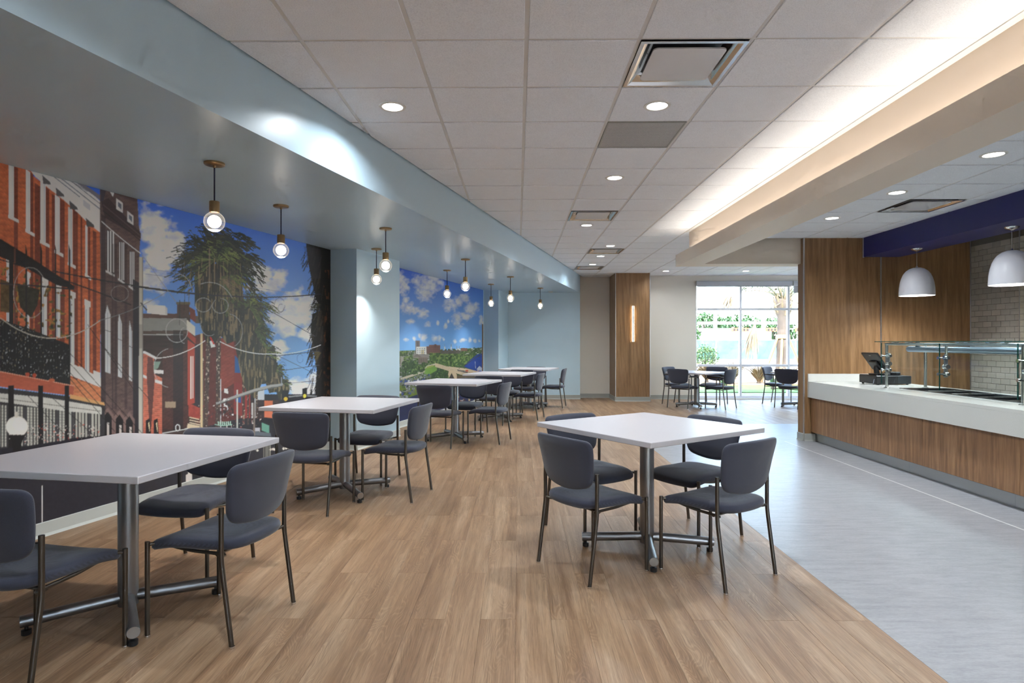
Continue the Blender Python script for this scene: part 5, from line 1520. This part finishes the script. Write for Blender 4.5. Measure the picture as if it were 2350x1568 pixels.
# field, paths, trees and car park
Q.poly([(975,846),(1003,838),(1002,850),(985,860),(972,858)], (112,152,62), var=0.15); Q.poly([(960,845),(1000,834),(1002,837),(962,850)], (190,182,160)); Q.poly([(918,868),(975,850),(975,854),(918,874)], (186,176,154)); Q.poly([(978,842),(992,838),(996,841),(980,846)], (150,160,80))
for (cx,cy,r_) in ((935,846,9),(950,850,9),(966,846,8),(945,838,8),(1010,848,8),(1020,858,10),(1005,862,8),(995,866,7),(928,836,7),(972,838,6)):
    Q.disc(cx,cy,r_,r_*1.15,(50,76,40)); Q.speckle([(cx-r_,cy-r_),(cx+r_,cy-r_),(cx+r_,cy+r_),(cx-r_,cy+r_)], [(84,112,56),(36,58,32),(104,128,66)], 0.45, 2.4, 2.4, int(cx))
Q.poly([(915,874),(975,858),(990,862),(985,880),(960,910),(915,935)], (108,116,96), var=0.3, sx=4, sy=3, seed=209)
Q.speckle([(915,872),(985,858),(985,882),(958,912),(915,930)], [(226,226,230),(60,80,150),(44,62,40),(84,110,52),(160,166,176),(40,50,90)], 0.62, 3.0, 2.6, 210)
Q.speckle([(915,885),(960,880),(955,920),(915,925)], [(54,84,36),(110,130,50),(40,60,30)], 0.4, 6, 6, 211)
# bridge
Q.poly([(998,833),(1024,841),(1070,846),(1120,858),(1120,874),(1076,866),(1030,852),(998,842)], (196,176,146), var=0.12, sx=8, sy=2); Q.poly([(1048,848),(1072,852),(1074,857),(1050,852)], (110,104,100)); Q.rect(1068,849,1074,853,(200,84,50)); Q.poly([(1030,849),(1042,852),(1048,860),(1048,900),(1043,900),(1042,868),(1036,856),(1030,868),(1028,860)], (200,178,146)); Q.poly([(1031,868),(1036,857),(1042,868),(1042,900),(1030,900)], (60,48,40)); Q.rect(1048,862,1120,900,(96,84,66), var=0.3)
Q.speckle([(1010,838),(1100,850),(1100,860),(1020,848)], [(70,70,76),(206,206,206),(190,90,50)], 0.16, 2, 1.6, 212)
Q.poly([(900,925),(960,905),(1000,900),(1120,900),(1120,1100),(900,1100)], (28,40,84), var=0.25, sx=20, sy=8, seed=213)
Q.speckle([(1000,890),(1110,884),(1110,1000),(1000,1000)], [(190,170,130),(60,56,60),(120,80,60),(210,206,200)], 0.3, 4, 4, 214)
Q.rect(1106,742,1112,905,(120,86,56)); Q.rect(1106,738,1109,744,(226,222,214))
m2 = Q.build('wall_mural', M['print'], 0.92, 0.0)
tag(m2, 'city skyline wall mural with clouds, river and stone bridge', 'mural')

# ================================================================== OUTSIDE THE WINDOW
M['lawn'] = paint('lawn', (84, 116, 50), 0.9, 0.2, 0.2, scale=30)
M['gravel'] = paint('gravel', (126, 120, 116), 0.95, 0.8, 0.2, scale=40)
M['road'] = paint('road', (158, 153, 148), 0.9, 0.1, 0.05)
M['soil'] = paint('mulch', (150, 122, 92), 0.95, 0.5, 0.2, scale=25)
grd = MB().box(-60, 90, -60, 130, -0.4, -0.16).build('ground', M['road'])
struct(grd, 'pale paved ground outside the window', 'ground')
MB().box(-30, 60, 15.62, 120, -0.16, -0.05).build('pavement', M['road'], grd)
gb = MB().box(2, 14, 15.62, 17.0, -0.05, -0.02).build('gravel_strip', M['gravel'], grd)
gl_ = MB().box(2, 16, 17.0, 19.6, -0.05, 0.0).build('lawn_strip', M['lawn'], grd)
gs_ = MB().box(2, 20, 19.6, 26.0, -0.05, 0.03).build('planting_bed', M['soil'], grd)
def leaf_mat(name, a, b_):
    t = NT(name); n = t.noise(t.coords((1,1,1)), 3.0, 3)
    t.set(Base_Color=t.ramp(n, [(0.3, srgb(*a)), (0.7, srgb(*b_))]), Roughness=0.6)
    return t.m
M['leaf'] = leaf_mat('green_leaf', (44,66,30), (82,104,52))
M['leaf_dark'] = leaf_mat('tree_leaf', (34,66,30), (62,96,48))
M['agave'] = leaf_mat('grey_green_blade', (80,104,78), (116,134,102))
M['straw'] = leaf_mat('straw_frond', (92,78,58), (126,112,88))
M['frond'] = leaf_mat('palm_frond', (58,68,52), (92,98,78))
M['bark'] = paint('palm_bark', (84, 74, 66), 0.95, 0.8, 0.25, scale=14)
M['timber'] = paint('timber_brace', (158, 128, 84), 0.8, 0.2, 0.1)
M['screen'] = leaf_mat('green_mesh_screen', (46,96,92), (66,120,112))
M['white_out'] = paint('white_render', (190, 190, 190), 0.7)
M['signal'] = paint('orange_signal', (140, 80, 44), 0.6)
def blob_tree(name, x, y, z0, r, h, n, mat, label, cat, seed, group=None, trunk_h=0.0, leaf=0.12):
    t = empty(name, (x, y, z0)); tag(t, label, cat, group)
    rr = random.Random(seed); b = MB()
    for k in range(n):
        a = rr.uniform(0, 2*PI); v = rr.uniform(-1, 1); q = rr.uniform(0.55, 1.0)
        px, py, pz = r*q*math.sqrt(1-v*v)*math.cos(a), r*q*math.sqrt(1-v*v)*math.sin(a), trunk_h + h/2 + h/2*q*v
        s_ = leaf*rr.uniform(0.6, 1.4)
        Mx = Matrix.Translation((px,py,pz)) @ Matrix.Rotation(rr.uniform(0,6.28),4,'Z') @ Matrix.Rotation(rr.uniform(-1.2,1.2),4,'X')
        b.add([(-s_*0.5,0,0),(0,-s_,s_*0.15),(s_*0.5,0,0),(0,s_,s_*0.15)], [(0,1,2,3)], Mx)
    b.build('foliage', mat, t)
    tr = MB()
    tr.tube([(0,0,0),(0.02*r,0,trunk_h+h*0.3),(0,0,trunk_h+h*0.7)], [0.06*r+0.02,0.05*r+0.01,0.02*r+0.005], 8)
    for k in range(5):
        a = k*1.3; tr.tube([(0,0,trunk_h+h*0.2),(math.cos(a)*r*0.5, math.sin(a)*r*0.5, trunk_h+h*(0.45+0.08*k))], [0.03*r+0.008, 0.01], 6)
    tr.build('branches', M['bark'], t, 60)
    return t
blob_tree('round_shrub', 8.95, 29.0, -0.05, 0.66, 1.35, 3200, M['leaf'], 'round grey green shrub outside, left side of the window', 'shrub', 3, leaf=0.045)
def blades(name, x, y, n, h, mat, label, seed, group, spread=0.9):
    t = empty(name, (x, y, 0.0)); tag(t, label, 'plant', group)
    rr = random.Random(seed); b = MB()
    for k in range(n):
        a = rr.uniform(0, 2*PI); out = h*spread*rr.uniform(0.25, 1.0); hh_ = h*rr.uniform(0.65, 1.05); w = h*0.035*rr.uniform(0.7,1.3)
        dx, dy = math.cos(a), math.sin(a); pts = []
        for s_ in range(5):
            q = s_/4; px, py, pz = dx*out*q**1.6, dy*out*q**1.6, hh_*(q - 0.28*q*q*q)
            ww = w*(1-q*0.92)
            pts += [(px-dy*ww, py+dx*ww, pz), (px, py, pz-ww*0.4), (px+dy*ww, py-dx*ww, pz)]
        fs = []
        for s_ in range(4):
            i0 = s_*3; fs += [(i0,i0+1,i0+4,i0+3),(i0+1,i0+2,i0+5,i0+4)]
        b.add(pts, fs)
    b.build('leaf_blades', mat, t)
    MB().lathe([(0,0),(0.05,0),(0.07,0.04),(0.04,0.12),(0,0.14)], 10).build('crown_base', M['bark'], t, 60)
for k, (x, y, n, h, m_, lab) in enumerate([(6.20,18.3,60,0.55,'agave','spiky grey green plant outside, left of the palm'), (7.55,18.0,60,0.55,'agave','spiky grey green plant outside, in front of the palm'),
      (7.0,19.9,120,0.95,'straw','straw coloured grass clump outside, middle of the window'), (8.0,20.2,120,0.95,'straw','straw coloured grass clump outside, below the palm trunk'),
      (5.95,20.6,110,0.9,'straw','straw coloured grass clump outside, behind the first window table'), (8.9,19.8,110,0.9,'straw','straw coloured grass clump outside, beside the oak wall edge'), (6.5,20.9,120,0.95,'straw','straw coloured grass clump outside, farther back left of the middle'), (7.5,21.2,120,1.0,'straw','straw coloured grass clump outside, farther back before the palm braces'), (8.45,19.3,110,0.75,'agave','grey green grass clump outside, in front of the palm base')]):
    blades('ornamental_grass', x, y, n, h, M[m_], lab, 20+k, 'plants outside the window')
# palm tree with braces and dead fronds
px_, py_ = 9.15, 21.0
pt = empty('palm_tree', (px_, py_, 0.0)); tag(pt, 'palm tree outside the window held by timber braces', 'palm tree')
b = MB(); prof = []
rr = random.Random(5)
for k in range(46):
    z = 0.0 + k*0.064; q = z/2.9
    r_ = 0.245 - 0.075*min(1, q*1.25) + rr.uniform(-0.008, 0.009) + (0.08*math.exp(-((z-2.75)/0.28)**2))
    prof.append((r_, z))
prof.append((0, 2.95)); b.lathe([(0,-0.05)] + prof, 20); b.build('trunk', M['bark'], pt, 30)
bo = MB()
for k in range(22):
    a = k*2.4; z = 2.25+0.035*k
    bo.tube([(0.15*math.cos(a),0.15*math.sin(a),z),(0.27*math.cos(a),0.27*math.sin(a),z+0.22),(0.30*math.cos(a),0.30*math.sin(a),z+0.42)], [0.05,0.035,0.012], 6)
bo.build('leaf_boots', M['straw'], pt, 50)
def fan(b, base, tip, n, L_, rr, hang):
    bx, tx = Vector(base), Vector(tip)
    b.tube([bx, (bx+tx)/2 + Vector((0,0,0.12)), tx], [0.018,0.014,0.01], 6)
    d = (tx-bx).normalized()
    for k in range(n):
        a = (k/(n-1)-0.5)*2.4; side = d.cross(Vector((0,0,1))).normalized()
        dirv = (d*math.cos(a) + side*math.sin(a)).normalized()
        e = tx + dirv*L_*rr.uniform(0.35,0.7)*(1-hang*0.5) + Vector((0,0,-L_*hang*rr.uniform(0.7,1.1)))
        m_ = (tx+e)/2 + Vector((0,0,0.10*L_)); w = side*0.026 if k % 2 else Vector((0.026,0,0))
        b.add([tuple(tx-w*0.3),tuple(tx+w*0.3),tuple(m_+w),tuple(m_-w),tuple(e)], [(0,1,2,3),(3,2,4)])
rr = random.Random(9)
dead = [((-0.1,-0.15,2.75),(-1.15,-0.5,2.05),44,1.25,0.95), ((-0.15,-0.1,3.05),(-1.9,-0.4,3.05),34,0.95,0.75), ((0.1,-0.15,2.9),(0.75,-0.3,2.3),16,0.8,0.9)]
for (a_, c_, n_, l_, hg) in dead:
    b = MB(); fan(b, a_, c_, n_, l_, rr, hg); b.build('dead_frond', M['straw'], pt)
for k in range(16):
    a = k*2*PI/16 + 0.1; b = MB(); up = 0.5+0.5*(k % 3)*0.6
    fan(b, (0.1*math.cos(a),0.1*math.sin(a),2.9), (1.2*math.cos(a),1.2*math.sin(a),3.1+up*0.5), 18, 1.0, rr, 0.35); b.build('frond', M['frond'], pt)
for (dx, dy) in ((-0.85,-0.25),(-0.35,-0.6),(0.7,-0.3),(0.1,0.8)):
    MB().tube([(dx*1.0,dy*1.0,0.02),(dx*0.2,dy*0.2,1.62)], 0.045, 4).build('brace', M['timber'], pt)
MB().lathe([(0.19,1.52),(0.235,1.52),(0.235,1.66),(0.19,1.66)], 14).build('strap_collar', M['timber'], pt, 40)
# fence with green mesh screen, posts
fn = empty('screen_fence', (16.5, 46.0, 0.0)); tag(fn, 'green mesh construction fence across the street', 'fence')
for k in range(7):
    b = MB(); n = 14; W0 = -10.5+k*3; vs, fs = [], []
    for i in range(n+1):
        for j in range(5):
            vs.append((W0+0.05+2.9*i/n, 0.04*math.sin(i*1.7+j*0.9+k)+0.03*math.sin(i*0.6-j), 0.10+1.42*j/4))
    for i in range(n):
        for j in range(4): fs.append((i*5+j,(i+1)*5+j,(i+1)*5+j+1,i*5+j+1))
    b.add(vs, fs); b.build('screen_panel', M['screen'], fn, 80)
    MB().tube([(W0,0.06,0),(W0,0.06,1.6)], 0.03, 8).build('fence_post', M['alu'], fn, 50)
MB().tube([(-10.5,0.06,1.56),(10.5,0.06,1.56)], 0.022, 8).build('top_rail', M['alu'], fn, 50)
# trees, white building, gantry and poles across the street
for k, (x, y, r_, h, lab) in enumerate([(19.6,64,2.6,3.6,'leafy tree across the street at the left window edge'), (24.0,66,2.8,3.5,'leafy tree across the street left of the white building'), (28.5,68,2.6,3.2,'leafy tree across the street behind the signals'), (33.5,66,2.8,4.4,'leafy tree across the street right of the palm trunk')]):
    blob_tree('street_tree', x, y, -0.05, r_, h, 2400, M['leaf_dark'], lab, 'tree', 60+k, 'trees across the street', 1.0, 0.19)
wb_ = empty('white_building', (21.3, 58.0, -0.05)); tag(wb_, 'low white flat roofed building across the street', 'building')
MB().box(-2.6, 2.9, 0, 5, 0, 2.5).build('wall', M['white_out'], wb_)
MB().bbox(-2.75, 3.05, -0.15, 5.1, 2.5, 2.72, 0.02).build('roof_slab', M['white_out'], wb_)
for x in (-1.6, 0.3, 1.9):
    f_ = MB().bbox(x-0.35, x+0.35, -0.03, 0.0, 0.9, 1.75, 0.01).build('window', M['base_grey'], wb_); MB().box(x-0.3, x+0.3, -0.035, -0.031, 0.95, 1.7).build('pane', M['glass_edge'], f_)
gt_ = empty('signal_gantry', (20.0, 52.0, -0.05)); tag(gt_, 'white steel signal gantry spanning the street', 'gantry')
for x in (-3.1, 1.0): MB().bbox(x-0.13, x+0.13, -0.13, 0.13, 0, 3.9, 0.02).build('column', M['white_out'], gt_)
MB().bbox(-4.6, 8.5, -0.1, 0.1, 2.95, 3.2, 0.02).build('beam', M['white_out'], gt_)
MB().bbox(-4.6, 8.5, -0.05, 0.05, 2.55, 2.62, 0.01).build('rail', M['white_out'], gt_)
for x in (-1.0, 1.9, 4.4):
    p_ = MB().bbox(x-0.75, x+0.75, -0.14, -0.06, 2.36, 2.66, 0.02).build('signal_board', M['signal'], gt_)
    for q in range(5): MB().box(x-0.6+q*0.28, x-0.44+q*0.28, -0.146, -0.141, 2.4, 2.6).build('lamp_slot', M['black'], p_)
up_ = empty('utility_pole', (24.8, 57.0, -0.05)); tag(up_, 'thin utility pole with cross arm across the street', 'pole')
MB().tube([(0,0,0),(0,0,8)], [0.13,0.09], 10).build('pole', M['base_grey'], up_, 50); MB().bbox(-1.0,1.0,-0.06,0.06,6.6,6.75,0.01).build('cross_arm', M['base_grey'], up_)
